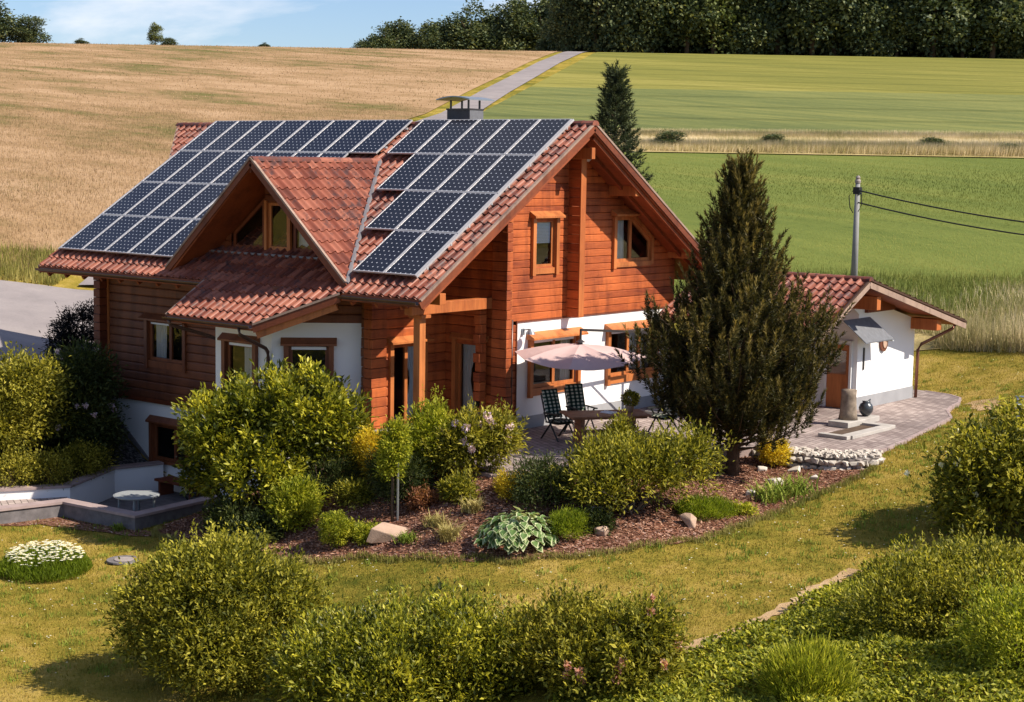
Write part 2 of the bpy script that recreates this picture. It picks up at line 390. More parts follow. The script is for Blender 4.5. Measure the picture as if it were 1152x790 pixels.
CT=[(14.21,-8.38,-8.70),(11.31,-9.27,-9.00),(8.16,-9.73,-9.30),(16.33,-6.09,-8.40),(16.28,-1.95,-8.15),(16.31,0.1,-7.98),(15.17,7.24,-7.76),(19.31,-5.59,-8.50),(19.61,-9.16,-8.70),(19.25,-10.99,-8.85),(20.40,-13.14,-8.90),(22.23,-12.26,-8.70),(24.63,-11.15,-8.30),(21.51,-5.47,-8.30),(19.63,-2.60,-8.10),(16.85,8.35,-7.50),(13.99,15.15,-6.95),(10.64,18.46,-6.80),(20.24,0.24,-7.90),(14.28,-10.97,-9.20),(17.90,-13.77,-9.30),(15.48,-14.78,-9.60),(10.11,-12.79,-9.80),(10.54,-16.77,-10.10),(3.84,-12.63,-9.90),(2.56,-10.13,-9.75),(4.35,-9.01,-9.65),(1.12,-11.51,-9.75),(6.63,-15.08,-10.00),(-7.92,-5.60,-7.20),(-13.02,-0.62,-6.90),(-18.63,5.20,-6.20),(-20.28,2.42,-6.00),(-6.39,-6.32,-7.50),(-2.18,-8.33,-9.30),(-2.48,-6.77,-9.20),(-7.03,-4.43,-7.9),
(-4.3,-4.7,-8.3),(-2.5,-4.7,-9.36),(-1.6,-4.9,-9.7),(-1.9,-6.0,-9.42),(-0.9,-8.4,-9.42),(-1.6,-9.6,-9.42),(3.2,-9.4,-9.72),(1.0,-9.7,-9.75),(0.6,-11.0,-9.75),(3.2,-6.6,-9.5),
(4.2,-6.6,-9.1),(5.6,-5.8,-8.3),(6.6,-5.3,-7.85),(9.0,-6.2,-7.8),(11.3,-6.6,-7.8),(12.5,-5.6,-7.8),(13.1,-3,-7.82),(13.2,-1,-7.85),(13.5,0,-7.9),(14.1,-1.2,-8.1),(14.2,0.3,-7.95),(15.9,2.4,-7.76),(13.6,12,-7.74),(12,12.7,-7.74),(10,4,-7.85),(9,-2,-7.9),(13,4,-7.85),(13,8,-7.85),(4,0,-8.0),(0,0,-8.0),(-4,2,-7.8),(0,6,-7.5),(8,12,-7.5),(-8,8,-7.0),(8,17,-7.0)]
for d in (62,75,90,110,140,175,215):
    for s in (-120,-60,-25,-8,8,25,60,120):
        if d==62 and s in (-25,): continue
        CT.append((*from_ds(d,s),-5.6+.114*(d-56)-(.45 if d==62 else 0)))
CT+=[(*from_ds(20,-20),-10.6),(*from_ds(18,0),-9.4),(*from_ds(20,20),-7.6),(*from_ds(40,-60),-7.5),(*from_ds(40,60),-7.5)]
CT=np.array(CT,float)
def _k(r2): return 0.5*r2*np.log(r2+1e-9)
def _fit():
    n=len(CT); X=CT[:,:2]/50
    K=_k(((X[:,None]-X[None])**2).sum(-1))+np.eye(n)*2e-5
    Pm=np.c_[np.ones(n),X]; A=np.block([[K,Pm],[Pm.T,np.zeros((3,3))]])
    return np.linalg.solve(A,np.r_[CT[:,2],np.zeros(3)])
_W=_fit()
def h(x,y):
    x=np.atleast_1d(np.asarray(x,float)); y=np.atleast_1d(np.asarray(y,float))
    out=np.empty(x.shape); xf,yf=x.ravel(),y.ravel(); o=np.empty(xf.shape)
    X=CT[:,:2]/50
    for i in range(0,len(xf),20000):
        q=np.c_[xf[i:i+20000],yf[i:i+20000]]/50
        K=_k(((q[:,None]-X[None])**2).sum(-1))
        o[i:i+20000]=K@_W[:len(CT)]+np.c_[np.ones(len(q)),q]@_W[len(CT):]
    d,s=to_ds(xf,yf)
    far=-5.6+.114*(d-56)
    crest=15.2-(np.maximum(d-240,0)/60)**2*3-0*d
    far=np.where(d<225,far,np.minimum(far,13.666+ (15.2-13.666)*(1-np.exp(-(d-225)/13.5))-np.maximum(d-262,0)*.06))
    w=np.clip((d-64)/20,0,1); w=w*w*(3-2*w)
    o=o*(1-w)+far*w
    out=o.reshape(x.shape)
    return out
def h1(x,y): return float(h(x,y)[0])
# ------------------------------------------------------------------ ground
def inpoly(x, y, poly):
    x = np.asarray(x); y = np.asarray(y); c = np.zeros(x.shape, bool)
    n = len(poly)
    for i in range(n):
        x1, y1 = poly[i]; x2, y2 = poly[(i+1) % n]
        k = ((y1 > y) != (y2 > y)) & (x < (x2-x1)*(y-y1)/((y2-y1) if abs(y2-y1) > 1e-12 else 1e-12)+x1)
        c ^= k
    return c

PATIO = [(0.42,-11.0),(0.68,-9.45),(3.11,-9.24),(2.82,-6.3),(2.5,-4.7),(-1.6,-4.7),(-1.94,-6.18),(-0.77,-8.38),(-1.62,-9.9),(-2.6,-11.8),(-0.2,-12.4)]
def axis(segs):
    out = []
    for a, b, st in segs: out += list(np.arange(a, b, st))
    out.append(segs[-1][1]); return np.array(out)
da = axis([(12,24,.5),(24,46,.22),(46,60,.5),(60,120,2),(120,224,6),(224,270,2),(270,420,8)])
sa = axis([(-260,-60,10),(-60,-22,2),(-22,16,.22),(16,30,.7),(30,60,2),(60,260,10)])
Dg, Sg = np.meshgrid(da, sa, indexing='ij')
Xg, Yg = from_ds(Dg, Sg); Zg = h(Xg, Yg)
n1, n2 = Dg.shape
idx = np.arange(n1*n2).reshape(n1, n2)
F = np.stack([idx[:-1,:-1], idx[:-1,1:], idx[1:,1:], idx[1:,:-1]], -1).reshape(-1, 4)
cx_ = Xg.ravel()[F].mean(1); cy_ = Yg.ravel()[F].mean(1)
F = F[~inpoly(cx_, cy_, PATIO)]
Xf, Yf, Zf = Xg.ravel(), Yg.ravel(), Zg.ravel().copy()
TERR = [(6.3,-2.3),(6.3,-5.15),(7.0,-5.25),(9.0,-6.1),(10.4,-6.45),(11.5,-6.42),(12.43,-5.9),(12.75,-4.64),(12.95,-2.2),(13.2,-.6),(13.9,.75),(15.75,1.0),(15.92,1.7),(15.95,2.6),(15.75,4.0),(15.35,6.0),(14.96,8.23),(14.35,9.3),(14.05,10.2),(13.9,11.0),(13.52,11.93),(13.0,12.35),(12.1,12.57),(8.2,12.57),(8.2,-2.3)]
Zf = np.where(inpoly(Xf, Yf, TERR), np.minimum(Zf, -7.85), Zf)   # the subgrade lies under the paving
V = np.c_[Xf, Yf, Zf]
tag(np_mesh('ground', V, F[:, ::-1], M['lawn'], smooth=True), kind='structure')

def flip_up(V, F):
    a, b, c = V[F[:,0]], V[F[:,1]], V[F[:,2]]
    nz = (b[:,0]-a[:,0])*(c[:,1]-a[:,1])-(b[:,1]-a[:,1])*(c[:,0]-a[:,0])
    F = F.copy(); F[nz < 0] = F[nz < 0][:, ::-1]; return F

def patch(name, poly, off, mat, step=.5, z=None, jitter=0, skirt=0, kind='structure'):
    """sheet that follows the terrain inside a plan polygon"""
    P = []
    n = len(poly)
    for i in range(n):
        a = np.array(poly[i]); b = np.array(poly[(i+1) % n]); L = np.linalg.norm(b-a); m = max(1, int(L/step))
        for k in range(m):
            q = a+(b-a)*k/m
            if jitter and m > 1: q = q + rng.normal(0, jitter, 2)
            P.append(tuple(q))
    nb = len(P)
    pa = np.array(P); x0, y0 = pa.min(0); x1, y1 = pa.max(0)
    gx, gy = np.meshgrid(np.arange(x0+step*.37, x1, step), np.arange(y0+step*.41, y1, step)); gx = gx.ravel(); gy = gy.ravel()
    k = inpoly(gx, gy, P); gx, gy = gx[k], gy[k]
    pts = P + list(zip(gx.tolist(), gy.tolist()))
    r = delaunay_2d_cdt([Vector(p) for p in pts], [], [list(range(nb))], 1, 1e-5)
    v = np.array([[a.x, a.y] for a in r[0]]); f = np.array([t for t in r[2] if len(t) == 3])
    zz = (h(v[:,0], v[:,1]) if z is None else np.full(len(v), z)) + off
    V = np.c_[v, zz]; f = flip_up(V, f)
    return tag(np_mesh(name, V, f, mat, smooth=z is None), kind=kind)

def dsp(l): return [tuple(float(t) for t in from_ds(d, s)) for d, s in l]
# the farm road runs from the driveway behind the house up to the wood
ROADC = [(62,-15.2),(72,-14.5),(90,-11.5),(108,-8.0),(126,-4.4),(150,-1.9),(173,0.8),(200,3.9),(226,7.6),(236,9.5),(246,11.5)]
def road_edge(side, w):
    out = []
    for i, (d, s) in enumerate(ROADC):
        a = ROADC[max(i-1, 0)]; b = ROADC[min(i+1, len(ROADC)-1)]; t = np.array([b[0]-a[0], b[1]-a[1]]); t = t/np.linalg.norm(t)
        out.append((d - t[1]*side*w, s + t[0]*side*w))
    return out
RL = road_edge(-1, 1.35); RR = road_edge(1, 1.35)
patch('farm_road', dsp(RL + RR[::-1]), .10, M['asphalt'], 2.0)
# dry meadow on the left of the road
VL = [(d, s-1.1) for d, s in RL[1:]]
patch('meadow', dsp([(64.5,-60),(63,-22),(66,-16.2)] + VL + [(262,8),(262,-180),(64.5,-180)]), .06, M['meadow'], 3.0)
VR = [(d, s+1.0) for d, s in RR]
def rs(d): return float(np.interp(d, [q[0] for q in VR], [q[1] for q in VR]))
def band(name, d0, d1, mat, off, st, s1=150, sl0=0, sl1=0, s0=None):
    sp = np.linspace(0, 1, 7)
    a = rs(d0) if s0 is None else s0; b = rs(d1) if s0 is None else s0
    lo = [(d0+sl0*t, a+(s1-a)*t) for t in sp]; hi = [(d1+sl1*t, b+(s1-b)*t) for t in sp]
    patch(name, dsp(lo + hi[::-1]), off, mat, st)
band('wheat_field', 57.0, 102, M['crop_near'], .025, 2.0, s0=-3)
band('dry_strip', 101, 114, M['dry'], .09, 3)
band('middle_crop_field', 113, 157, M['crop_mid'], .06, 4)
band('upper_crop_field', 157, 236, M['crop_far'], .06, 5)
patch('rough_grass', dsp([(53.5,11),(52,16),(49.5,20),(46,24),(44,60),(57.5,60),(57.8,34),(57.0,24),(58.0,15),(56.5,9)]), .03, M['dry'], 1.0, jitter=.15)

# driveway on the left
patch('driveway', [(-34,-6),(-22.3,2.2),(-20.86,2.80),(-19.72,3.97),(-18.16,5.06),(-15.2,6.5),(-13.6,8.2),(-10.8,10.2),(-6.6,4.5),(-6.3,-2.6),(-7.7,-3.2),(-8.9,-4.3),(-7.4,-6.0),(-6.71,-6.39),(-9.5,-9.5),(-20,-18)], .03, M['asphalt'], .5)
# bed of bark mulch round the terrace
BED = [(3.5,-9.0),(4.79,-9.61),(6.79,-10.01),(8.12,-9.94),(9.69,-9.91),(11.30,-9.27),(12.94,-8.99),(14.25,-8.43),(15.51,-7.30),(16.36,-5.83),(16.58,-3.54),(16.46,-1.52),(16.53,0.65),(15.9,1.7),(13.5,.9),(12.6,-1.8),(12.4,-5.2),(11.2,-6.2),(9.0,-5.9),(6.6,-5.0),(5.6,-5.1),(4.5,-6.2),(3.0,-6.6)]
patch('mulch_bed', BED, .022, M['mulch'], .25, jitter=.075)
patch('mulch_strip', [(-0.31,-10.9),(0.55,-9.75),(1.33,-9.35),(3.3,-9.2),(3.6,-9.2),(4.3,-9.35),(3.53,-9.72),(2.32,-10.05),(1.00,-10.35),(0.49,-11.30)], .018, M['mulch'], .3, jitter=.04)
patch('bare_earth', [(19.05,-12.3),(19.23,-11.08),(19.33,-10.07),(19.53,-9.03),(19.37,-7.30),(19.38,-5.55),(19.66,-5.6),(19.72,-7.5),(19.80,-9.2),(19.62,-10.5),(19.45,-11.5),(19.35,-12.4)], .015, M['bare'], .2, jitter=.06)
patch('bank_soil', [(-1.75,-4.7),(-2.2,-6.18),(-1.05,-8.38),(-2.0,-9.95),(-3.4,-11.6),(-6.2,-9.6),(-6.9,-7.4),(-6.6,-6.6),(-8.4,-4.3),(-6.5,-2.9),(-4.6,-4.7)], .02, M['soil'], .35, jitter=.05)
patch('gravel_strip', [(-1.7,-4.72),(-1.95,-5.75),(-2.6,-5.9),(-3.6,-5.3),(-4.6,-4.95),(-4.6,-4.72)], .035, M['gravel_dark'], .25)
patch('bare_patch', [(14.6,12.2),(15.3,10.6),(14.9,9.8),(13.9,11.6)], .012, M['bare'], .25, jitter=.12)

# terrace and garage forecourt: level paving with a kerb edge
TERR = [(6.3,-2.3),(6.3,-5.15),(7.0,-5.25),(9.0,-6.1),(10.4,-6.45),(11.5,-6.42),(12.43,-5.9),(12.75,-4.64),(12.95,-2.2),(13.2,-.6),(13.9,.75),(15.75,1.0),(15.92,1.7),(15.95,2.6),(15.75,4.0),(15.35,6.0),(14.96,8.23),(14.35,9.3),(14.05,10.2),(13.9,11.0),(13.52,11.93),(13.0,12.35),(12.1,12.57),(8.2,12.57),(8.2,-2.3)]
def slab(name, poly, z, th, mat):
    m = MB(); m.prism([(x, y, z-th) for x, y in poly], (0, 0, th)); return tag(m.build(name, mat), kind='structure')
slab('terrace', TERR, -7.69, .32, M['paving'])
for i in range(2, 22):
    ed = MB()
    a, b = TERR[i], TERR[i+1]
    L = math.dist(a, b); n = max(1, int(L/.5))
    for k in range(n):
        p = [a[j]+(b[j]-a[j])*(k+.02)/n for j in (0,1)]; q = [a[j]+(b[j]-a[j])*(k+.98)/n for j in (0,1)]
        ed.beam((*p,-7.80), (*q,-7.80), .07, .24)
    tag(ed.build('terrace_edging', M['cap']), kind='structure')
# porch floor, one step up
slab('porch_floor', [(6.42,-2.47),(6.42,-5.1),(8.45,-5.1),(8.45,-2.47)], -7.50, .19, M['concrete'])
# patio in the hollow and the little path that leads to it
slab('patio_floor', [(0.68,-9.45),(3.11,-9.24),(2.82,-6.3),(2.5,-4.7),(-1.6,-4.7),(-1.94,-6.18),(-0.77,-8.38)], -10.10, .2, M['cap_side'])
slab('path', [(-0.77,-8.38),(0.68,-9.45),(.42,-11.0),(-0.4,-13.2),(-2.9,-11.9),(-1.6,-9.9)], -9.62, .3, M['paving'])
# ------------------------------------------------------------------ low walls of the patio, as things
def capped_wall(name, pts, thick, ztop, zbot, label, cat, mat_body, side_gap=.05):
    root = empty(name, (*pts[0], ztop), 0, label, cat)
    b = MB(); c = MB()
    n = len(pts)
    P = [Vector((*p, 0)) for p in pts]
    nor = []
    for i in range(n):
        a = P[max(i-1,0)]; q = P[min(i+1,n-1)]
        if 0 < i < n-1:
            d1 = (P[i]-a).normalized(); d2 = (q-P[i]).normalized(); t = (d1+d2).normalized(); sc_ = 1/max(.5, t.dot(d1))
        else: t = (q-a).normalized(); sc_ = 1
        nor.append(Vector((t.y, -t.x, 0))*sc_)
    def ring(w, z): return [(P[i]+nor[i]*w+Vector((0,0,z)), P[i]-nor[i]*w+Vector((0,0,z))) for i in range(n)]
    for mb, w, z0, z1 in ((b, thick/2, zbot, ztop-.06), (c, thick/2+.04, ztop-.06, ztop)):
        for i in range(n-1):
            lo = ring(w, z0); hi = ring(w, z1)
            vs = [lo[i][0], lo[i+1][0], lo[i+1][1], lo[i][1], hi[i][0], hi[i+1][0], hi[i+1][1], hi[i][1]]
            fs = [(0,1,2,3),(4,7,6,5),(0,4,5,1),(3,2,6,7)]
            if i == 0: fs.append((0,3,7,4))
            if i == n-2: fs.append((1,5,6,2))
            mb.add(vs, fs)
    b.build('wall_body', mat_body, root); c.build('cap', M['cap'], root)
    return root
capped_wall('retaining_wall', [(-3.2,-12.9),(-1.62,-9.9),(-0.77,-8.38),(-1.94,-6.18),(-1.62,-4.78)], .24, -9.33, -10.3, 'white rendered retaining wall with a stone cap behind the round patio table', 'wall', M['plaster'])
capped_wall('garden_wall', [(-0.6,-13.4),(0.32,-11.0),(0.68,-9.45),(3.11,-9.24),(2.86,-6.5)], .26, -9.35, -10.3, 'low grey stone wall with a reddish cap along the lawn in front of the patio', 'wall', M['cap_side'])
# curved dry stone wall with white gravel on top
g = empty('stone_bank', (15,.6,-7.9), 0, 'dry stone wall topped with white gravel beside the conifer', 'stone wall')
m = MB()
arc = [(13.75,.35),(14.3,.28),(15.0,.26),(15.7,.42),(16.25,.72),(16.45,1.25),(16.2,1.85),(15.95,2.0),(15.6,1.3),(14.6,.95),(13.75,.85)]
m.prism([(x,y,-8.5) for x,y in arc], (0,0,.82)); m.build('wall_body', M['drystone'], g)
def rocks(name, lst, mat, parent=None, seed=1):
    """lst: (x,y,z,rx,ry,rz,rot) -> one mesh of angular stones"""
    rr = random.Random(seed); m = MB()
    for (x,y,z,rx,ry,rz,ro) in lst:
        import bmesh
        bm = bmesh.new()
        for q in range(13):
            p = Vector([rr.gauss(0,1) for _ in range(3)]).normalized()
            p = Vector([math.copysign(abs(c_)**.55, c_) for c_ in p])*rr.uniform(.8, 1.05)
            px, py, pz = p.x*rx, p.y*ry, p.z*rz
            bm.verts.new((x+px*math.cos(ro)-py*math.sin(ro), y+px*math.sin(ro)+py*math.cos(ro), z+pz))
        r_h = bmesh.ops.convex_hull(bm, input=bm.verts[:])
        bmesh.ops.delete(bm, geom=[v for v in bm.verts if not v.link_faces], context='VERTS')
        bm.verts.index_update()
        m.add([v.co for v in bm.verts], [tuple(v.index for v in f.verts) for f in bm.faces]); bm.free()
    return m
tops = []
ar = arc
while len(tops) < 420:
    x = random.uniform(13.7,16.5); y = random.uniform(.2,2.0)
    if inpoly(np.array([x]), np.array([y]), arc)[0]: s = random.uniform(.03,.07); tops.append((x,y,-7.66+random.uniform(0,.02),s,s*.8,s*.7,random.uniform(0,3)))
rocks('gravel', tops, M['gravel']).build('gravel', M['stone_w'], g)
tag(bpy.data.objects['gravel'], kind='stuff')
sides = []
for k in range(len(arc)-4):
    a, b = arc[k], arc[k+1]; L = math.dist(a, b); n = int(L/.17)+1
    for j in range(n):
        for q in range(5):
            t = (j+random.random()*.6)/n
            sides.append((a[0]+(b[0]-a[0])*t, a[1]+(b[1]-a[1])*t, -8.42+q*.16, random.uniform(.08,.13), random.uniform(.08,.12), random.uniform(.06,.085), random.uniform(0,3)))
rocks('facing_stones', sides, M['drystone'], seed=4).build('facing_stones', M['stone_w'], g)
# ------------------------------------------------------------------ house
SL = 0.5761779; CA, SA_, TA = math.cos(SL), math.sin(SL), math.tan(SL)
HOUSE = empty('timber_house', (2, 0, -7.7), 0, 'timber log house with red tiled roof and white rendered ground floor', 'house')

def board_wall(name, o, u, n, L, z0, ztop, openings=(), mat=None, parent=None, row=.232, u_start=0.0, amp=.036, flat=.16):
    """rounded horizontal boards. o: plan origin, u: plan dir, n: plan outward normal, ztop(u)->z"""
    m = MB(); o = np.array(o, float); u = np.array(u, float); n = np.array(n, float)
    def pt(a, out, z): q = o+u*a+n*out; return (q[0], q[1], z)
    zmax = max(ztop(t) for t in np.linspace(u_start, L, 60))
    k = 0; z = z0
    while z < zmax-.02:
        z1 = z+row; zm = (z+z1)/2
        us = np.linspace(u_start, L, int((L-u_start)/.04)+2)
        ok = np.array([ztop(t) > zm for t in us])
        for (a, b, c, d) in openings: ok &= ~((us > a) & (us < b) & (c < zm < d))
        i = 0
        while i < len(us):
            if ok[i]:
                j = i
                while j+1 < len(us) and ok[j+1]: j += 1
                if j > i:
                    # break long runs into boards with butt joints
                    cuts = [us[i]]; 
                    while us[j]-cuts[-1] > 4.6: cuts.append(cuts[-1]+random.uniform(2.6, 4.2))
                    cuts.append(us[j])
                    for a, b in zip(cuts[:-1], cuts[1:]):
                        a += .002; b -= .002
                        pr = [(-.008, z), (amp*.55, z+.009), (amp*.93, z+row*flat), (amp, z+row*.5), (amp*.93, z1-row*flat), (amp*.55, z1-.009), (-.008, z1)]
                        V = [pt(a, *q) for q in pr]+[pt(b, *q) for q in pr]; kk = len(pr)
                        m.add(V, [(t, t+kk, t+kk+1, t+1) for t in range(kk-1)]+[tuple(range(kk)), tuple(range(kk, 2*kk))[::-1]])
                i = j+1
            else: i += 1
        z = z1
    ob = m.build(name, mat or M['wood'], parent or HOUSE)
    return ob

def flat_wall(m, o, u, n, L, z0, z1, openings=(), th=.12, u_start=0.0):
    o = np.array(o, float); u = np.array(u, float); n = np.array(n, float)
    def pt(a, out, z): q = o+u*a+n*out; return (q[0], q[1], z)
    us = sorted({u_start, L} | {a for op in openings for a in op[:2]}); zs = sorted({z0, z1} | {a for op in openings for a in op[2:]})
    us = [t for t in us if u_start <= t <= L]; zs = [t for t in zs if z0 <= t <= z1]
    for a, b in zip(us[:-1], us[1:]):
        for c, d in zip(zs[:-1], zs[1:]):
            if any(op[0] <= (a+b)/2 <= op[1] and op[2] <= (c+d)/2 <= op[3] for op in openings): continue
            m.add([pt(a,0,c), pt(b,0,c), pt(b,0,d), pt(a,0,d)], [(0,1,2,3)], .5)
    for (a, b, c, d) in openings:
        for p, q in (((a,c),(b,c)), ((b,c),(b,d)), ((b,d),(a,d)), ((a,d),(a,c))):
            m.add([pt(p[0],0,p[1]), pt(q[0],0,q[1]), pt(q[0],-th,q[1]), pt(p[0],-th,p[1])], [(0,1,2,3)], .5)

def inset(poly, w):
    n = len(poly); P = [Vector((a, b)) for a, b in poly]; out = []
    ar = sum(P[i].x*P[(i+1)%n].y-P[(i+1)%n].x*P[i].y for i in range(n)); s = 1 if ar > 0 else -1
    for i in range(n):
        d1 = (P[i]-P[i-1]).normalized(); d2 = (P[(i+1)%n]-P[i]).normalized()
        n1 = Vector((-d1.y, d1.x))*s; n2 = Vector((-d2.y, d2.x))*s
        bis = (n1+n2); bis = bis/max(1e-6, bis.length); k = w/max(.2, bis.dot(n1))
        out.append(tuple(P[i]+bis*k))
    return out

def window(parent, o, u, n, poly, mull=(), casing=.12, header=True, drop=.16, out=.10, sash=.085, curtain=None, blind=None, label=None, room=.7, name='window', trim=None, handle=False, sill=True, hood=.20):
    """window or glazed door in a wall plane: window frame > casing, header, sash, pane, curtain"""
    trim = trim or M['trim']
    o = np.array(o, float); u = np.array(u, float); n = np.array(n, float)
    def W(a, z, q): c = o+u*a+n*q; return (c[0], c[1], z)
    us = [a for a, _ in poly]; zs = [b for _, b in poly]; u0, u1, z0, z1 = min(us), max(us), min(zs), max(zs)
    def ringprism(m, P, w, q0, q1):
        I = inset(P, w); k = len(P)
        for i in range(k):
            j = (i+1) % k
            V = [W(*P[i], q0), W(*P[j], q0), W(*I[j], q0), W(*I[i], q0), W(*P[i], q1), W(*P[j], q1), W(*I[j], q1), W(*I[i], q1)]
            m.add(V, [(0,3,2,1),(4,5,6,7),(0,1,5,4),(3,7,6,2),(0,4,7,3),(1,2,6,5)])
        return I
    def bx(m, a, b, c, d, q0, q1, r=None):
        V = [W(a,c,q0), W(b,c,q0), W(b,d,q0), W(a,d,q0), W(a,c,q1), W(b,c,q1), W(b,d,q1), W(a,d,q1)]
        m.add(V, [(0,3,2,1),(4,5,6,7),(0,1,5,4),(1,2,6,5),(2,3,7,6),(3,0,4,7)], r)
    m = MB()
    I = ringprism(m, poly, sash, -.07, -.01)
    for t in mull:
        lo = min(zs)+sash*.6; hi = z1-sash*.6
        if len(poly) > 4:  # clip to the sloping top
            pass
        bx(m, t-.05, t+.05, lo, hi, -.068, .0)
    root = m.build(name, trim, parent)
    if label: root['label'] = label
    if casing:
        m = MB(); bx(m, u0-casing, u0-.002, z0-drop, z1+.02, -.02, out); m.build('casing', trim, root)
        m = MB()
        if len(poly) == 4:
            bx(m, u1+.002, u1+casing, z0-drop, z1+.02, -.02, out)
        else:
            P = [q for q in poly]
            ringprism(m, inset(poly, -casing*.8), casing*.78, -.02, out*.6)
        m.build('casing', trim, root)
        if sill: m = MB(); bx(m, u0-.001, u1+.001, z0-drop+.03, z0-.004, -.03, out*.55); m.build('sill', trim, root)
    if header:
        m = MB(); a, b = u0-casing-.07, u1+casing+.07
        if len(poly) > 4: b = poly[3][0]+.15
        V = [W(a,z1+.03,0), W(b,z1+.03,0), W(b,z1+.03,hood), W(a,z1+.03,hood), W(a,z1+.21,0), W(b,z1+.21,0), W(b,z1+.075,hood), W(a,z1+.075,hood)]
        m.add(V, [(0,3,2,1),(4,5,6,7),(0,1,5,4),(1,2,6,5),(2,3,7,6),(3,0,4,7)])
        m.build('header', trim, root)
    m = MB(); k = len(poly); J = inset(poly, sash*.5)
    m.add([W(*p, -.04) for p in J], [tuple(range(k))]); m.build('pane', M['glass'], root)
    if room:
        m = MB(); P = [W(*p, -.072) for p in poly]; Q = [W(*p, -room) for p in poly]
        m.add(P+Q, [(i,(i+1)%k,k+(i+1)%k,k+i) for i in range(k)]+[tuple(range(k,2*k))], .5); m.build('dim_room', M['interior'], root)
    if curtain:
        for (a0, a1, gather) in curtain:
            m = MB(); nn = 26; zt, zb = z1-sash*.3, z0+.04
            rows = 9; V = []
            for r in range(rows):
                f = r/(rows-1); zz = zt+(zb-zt)*f
                pin = 1-gather*math.sin(math.pi*min(1, f*1.05))**2*.62 if gather else 1
                for i in range(nn+1):
                    t = i/nn; aa = a0+(a1-a0)*t*pin
                    V.append(W(aa, zz, -.16+.03*math.sin(t*26)+.012*math.sin(t*61+f*3)))
            m.add(V, [(r*(nn+1)+i, r*(nn+1)+i+1, (r+1)*(nn+1)+i+1, (r+1)*(nn+1)+i) for r in range(rows-1) for i in range(nn)], .6)
            m.build('curtain', M['curtain'], root, smooth=True)
    if blind:
        m = MB(); a0, a1, zt, zb = blind; nsl = int((zt-zb)/.035)
        if nsl > 6 and (zt-zb) > .3:
            for i in range(nsl):
                z_ = zt-(i+.5)*(zt-zb)/nsl; bx(m, a0, a1, z_-.0165, z_+.0165, -.062, -.056)
        else: bx(m, a0, a1, zb, zt, -.035, -.005)
        m.build('blind', M['blind'], root)
    return root
def rect(a, b, c, d): return [(a, c), (b, c), (b, d), (a, d)]

# local frames of the walls
XG = 8.13                     # sunny gable wall, faces +X
YF = -4.6                     # long facade, faces -Y
under = lambda y: -.12-abs(y)*TA-.26
# ---- sunny gable (u runs along +Y from y=-2.3)
gz_ = lambda t: under(-2.3+t)
U = lambda y: y+2.3
wG = dict(o=(XG, -2.3), u=(0, 1), n=(1, 0))
op_up = [(U(-1.06), U(-.22), -3.76, -2.52), (U(2.28), U(3.95), -3.74, -2.50)]
board_wall('gable_cladding', L=7.4, z0=-5.02, ztop=gz_, openings=op_up, parent=HOUSE, row=.186, amp=.02, flat=.09, **wG)
board_wall('gable_cladding', L=U(-1.66), z0=-7.7, ztop=lambda t: -5.02, parent=HOUSE, row=.186, amp=.02, flat=.09, **wG)
m = MB()
flat_wall(m, (XG, -2.3), (0,1), (1,0), 7.4, -7.40, -5.02, [(U(-1.07), U(.74), -6.74, -5.50), (U(2.14), U(4.22), -6.74, -5.50)], u_start=U(-1.655))
m.build('plaster_wall', M['plaster'], HOUSE)
m = MB(); m.box(XG-.1, XG+.012, -1.66, 5.1, -7.75, -7.40); m.build('plinth', M['plinth'], HOUSE)
for bx_ in ((XG, XG+.04, -1.68, -1.645, -7.7, -5.0), (XG, XG+.03, -1.64, 5.1, -5.045, -5.0)):
    m = MB(); m.box(*bx_); m.build('trim_board', M['wood_dark'], HOUSE)
window(HOUSE, poly=rect(U(-1.07), U(.74), -6.72, -5.52), mull=(U(-.16),), blind=(U(-1.0), U(.67), -5.53, -5.60), drop=.22, hood=.26, curtain=[(U(.3), U(.7), 0)], **wG)
window(HOUSE, poly=rect(U(2.14), U(4.22), -6.72, -5.52), mull=(U(3.02), U(3.55)), blind=(U(2.2), U(4.15), -5.53, -5.60), drop=.22, hood=.26, curtain=[(U(3.1), U(3.9), 0)], **wG)
window(HOUSE, poly=rect(U(-1.04), U(-.24), -3.74, -2.54), blind=(U(-.97), U(-.31), -2.6, -3.14), drop=.18, hood=.22, label='upper gable window with a half lowered white blind', **wG)
window(HOUSE, poly=[(U(2.3),-3.72), (U(3.93),-3.72), (U(3.93),-3.16), (U(3.06),-2.54), (U(2.3),-2.54)], mull=(U(3.02),), drop=.16, hood=.22, curtain=[(U(2.36), U(2.9), 0)], label='upper gable window with a slanted corner', **wG)
# back and far gable walls, closed
m = MB()
m.add([(-4.32,YF,-10.3),(-4.32,5.1,-8.3),(-4.32,5.1,under(5.1)),(-4.32,0,under(0)),(-4.32,YF,under(-4.6))], [(4,3,2,1,0)], .5)
m.add([(-4.32,5.1,-8.3),(8.13,5.1,-8.3),(8.13,5.1,under(5.1)),(-4.32,5.1,under(5.1))], [(3,2,1,0)], .5)
m.build('back_wall', M['wood'], HOUSE)

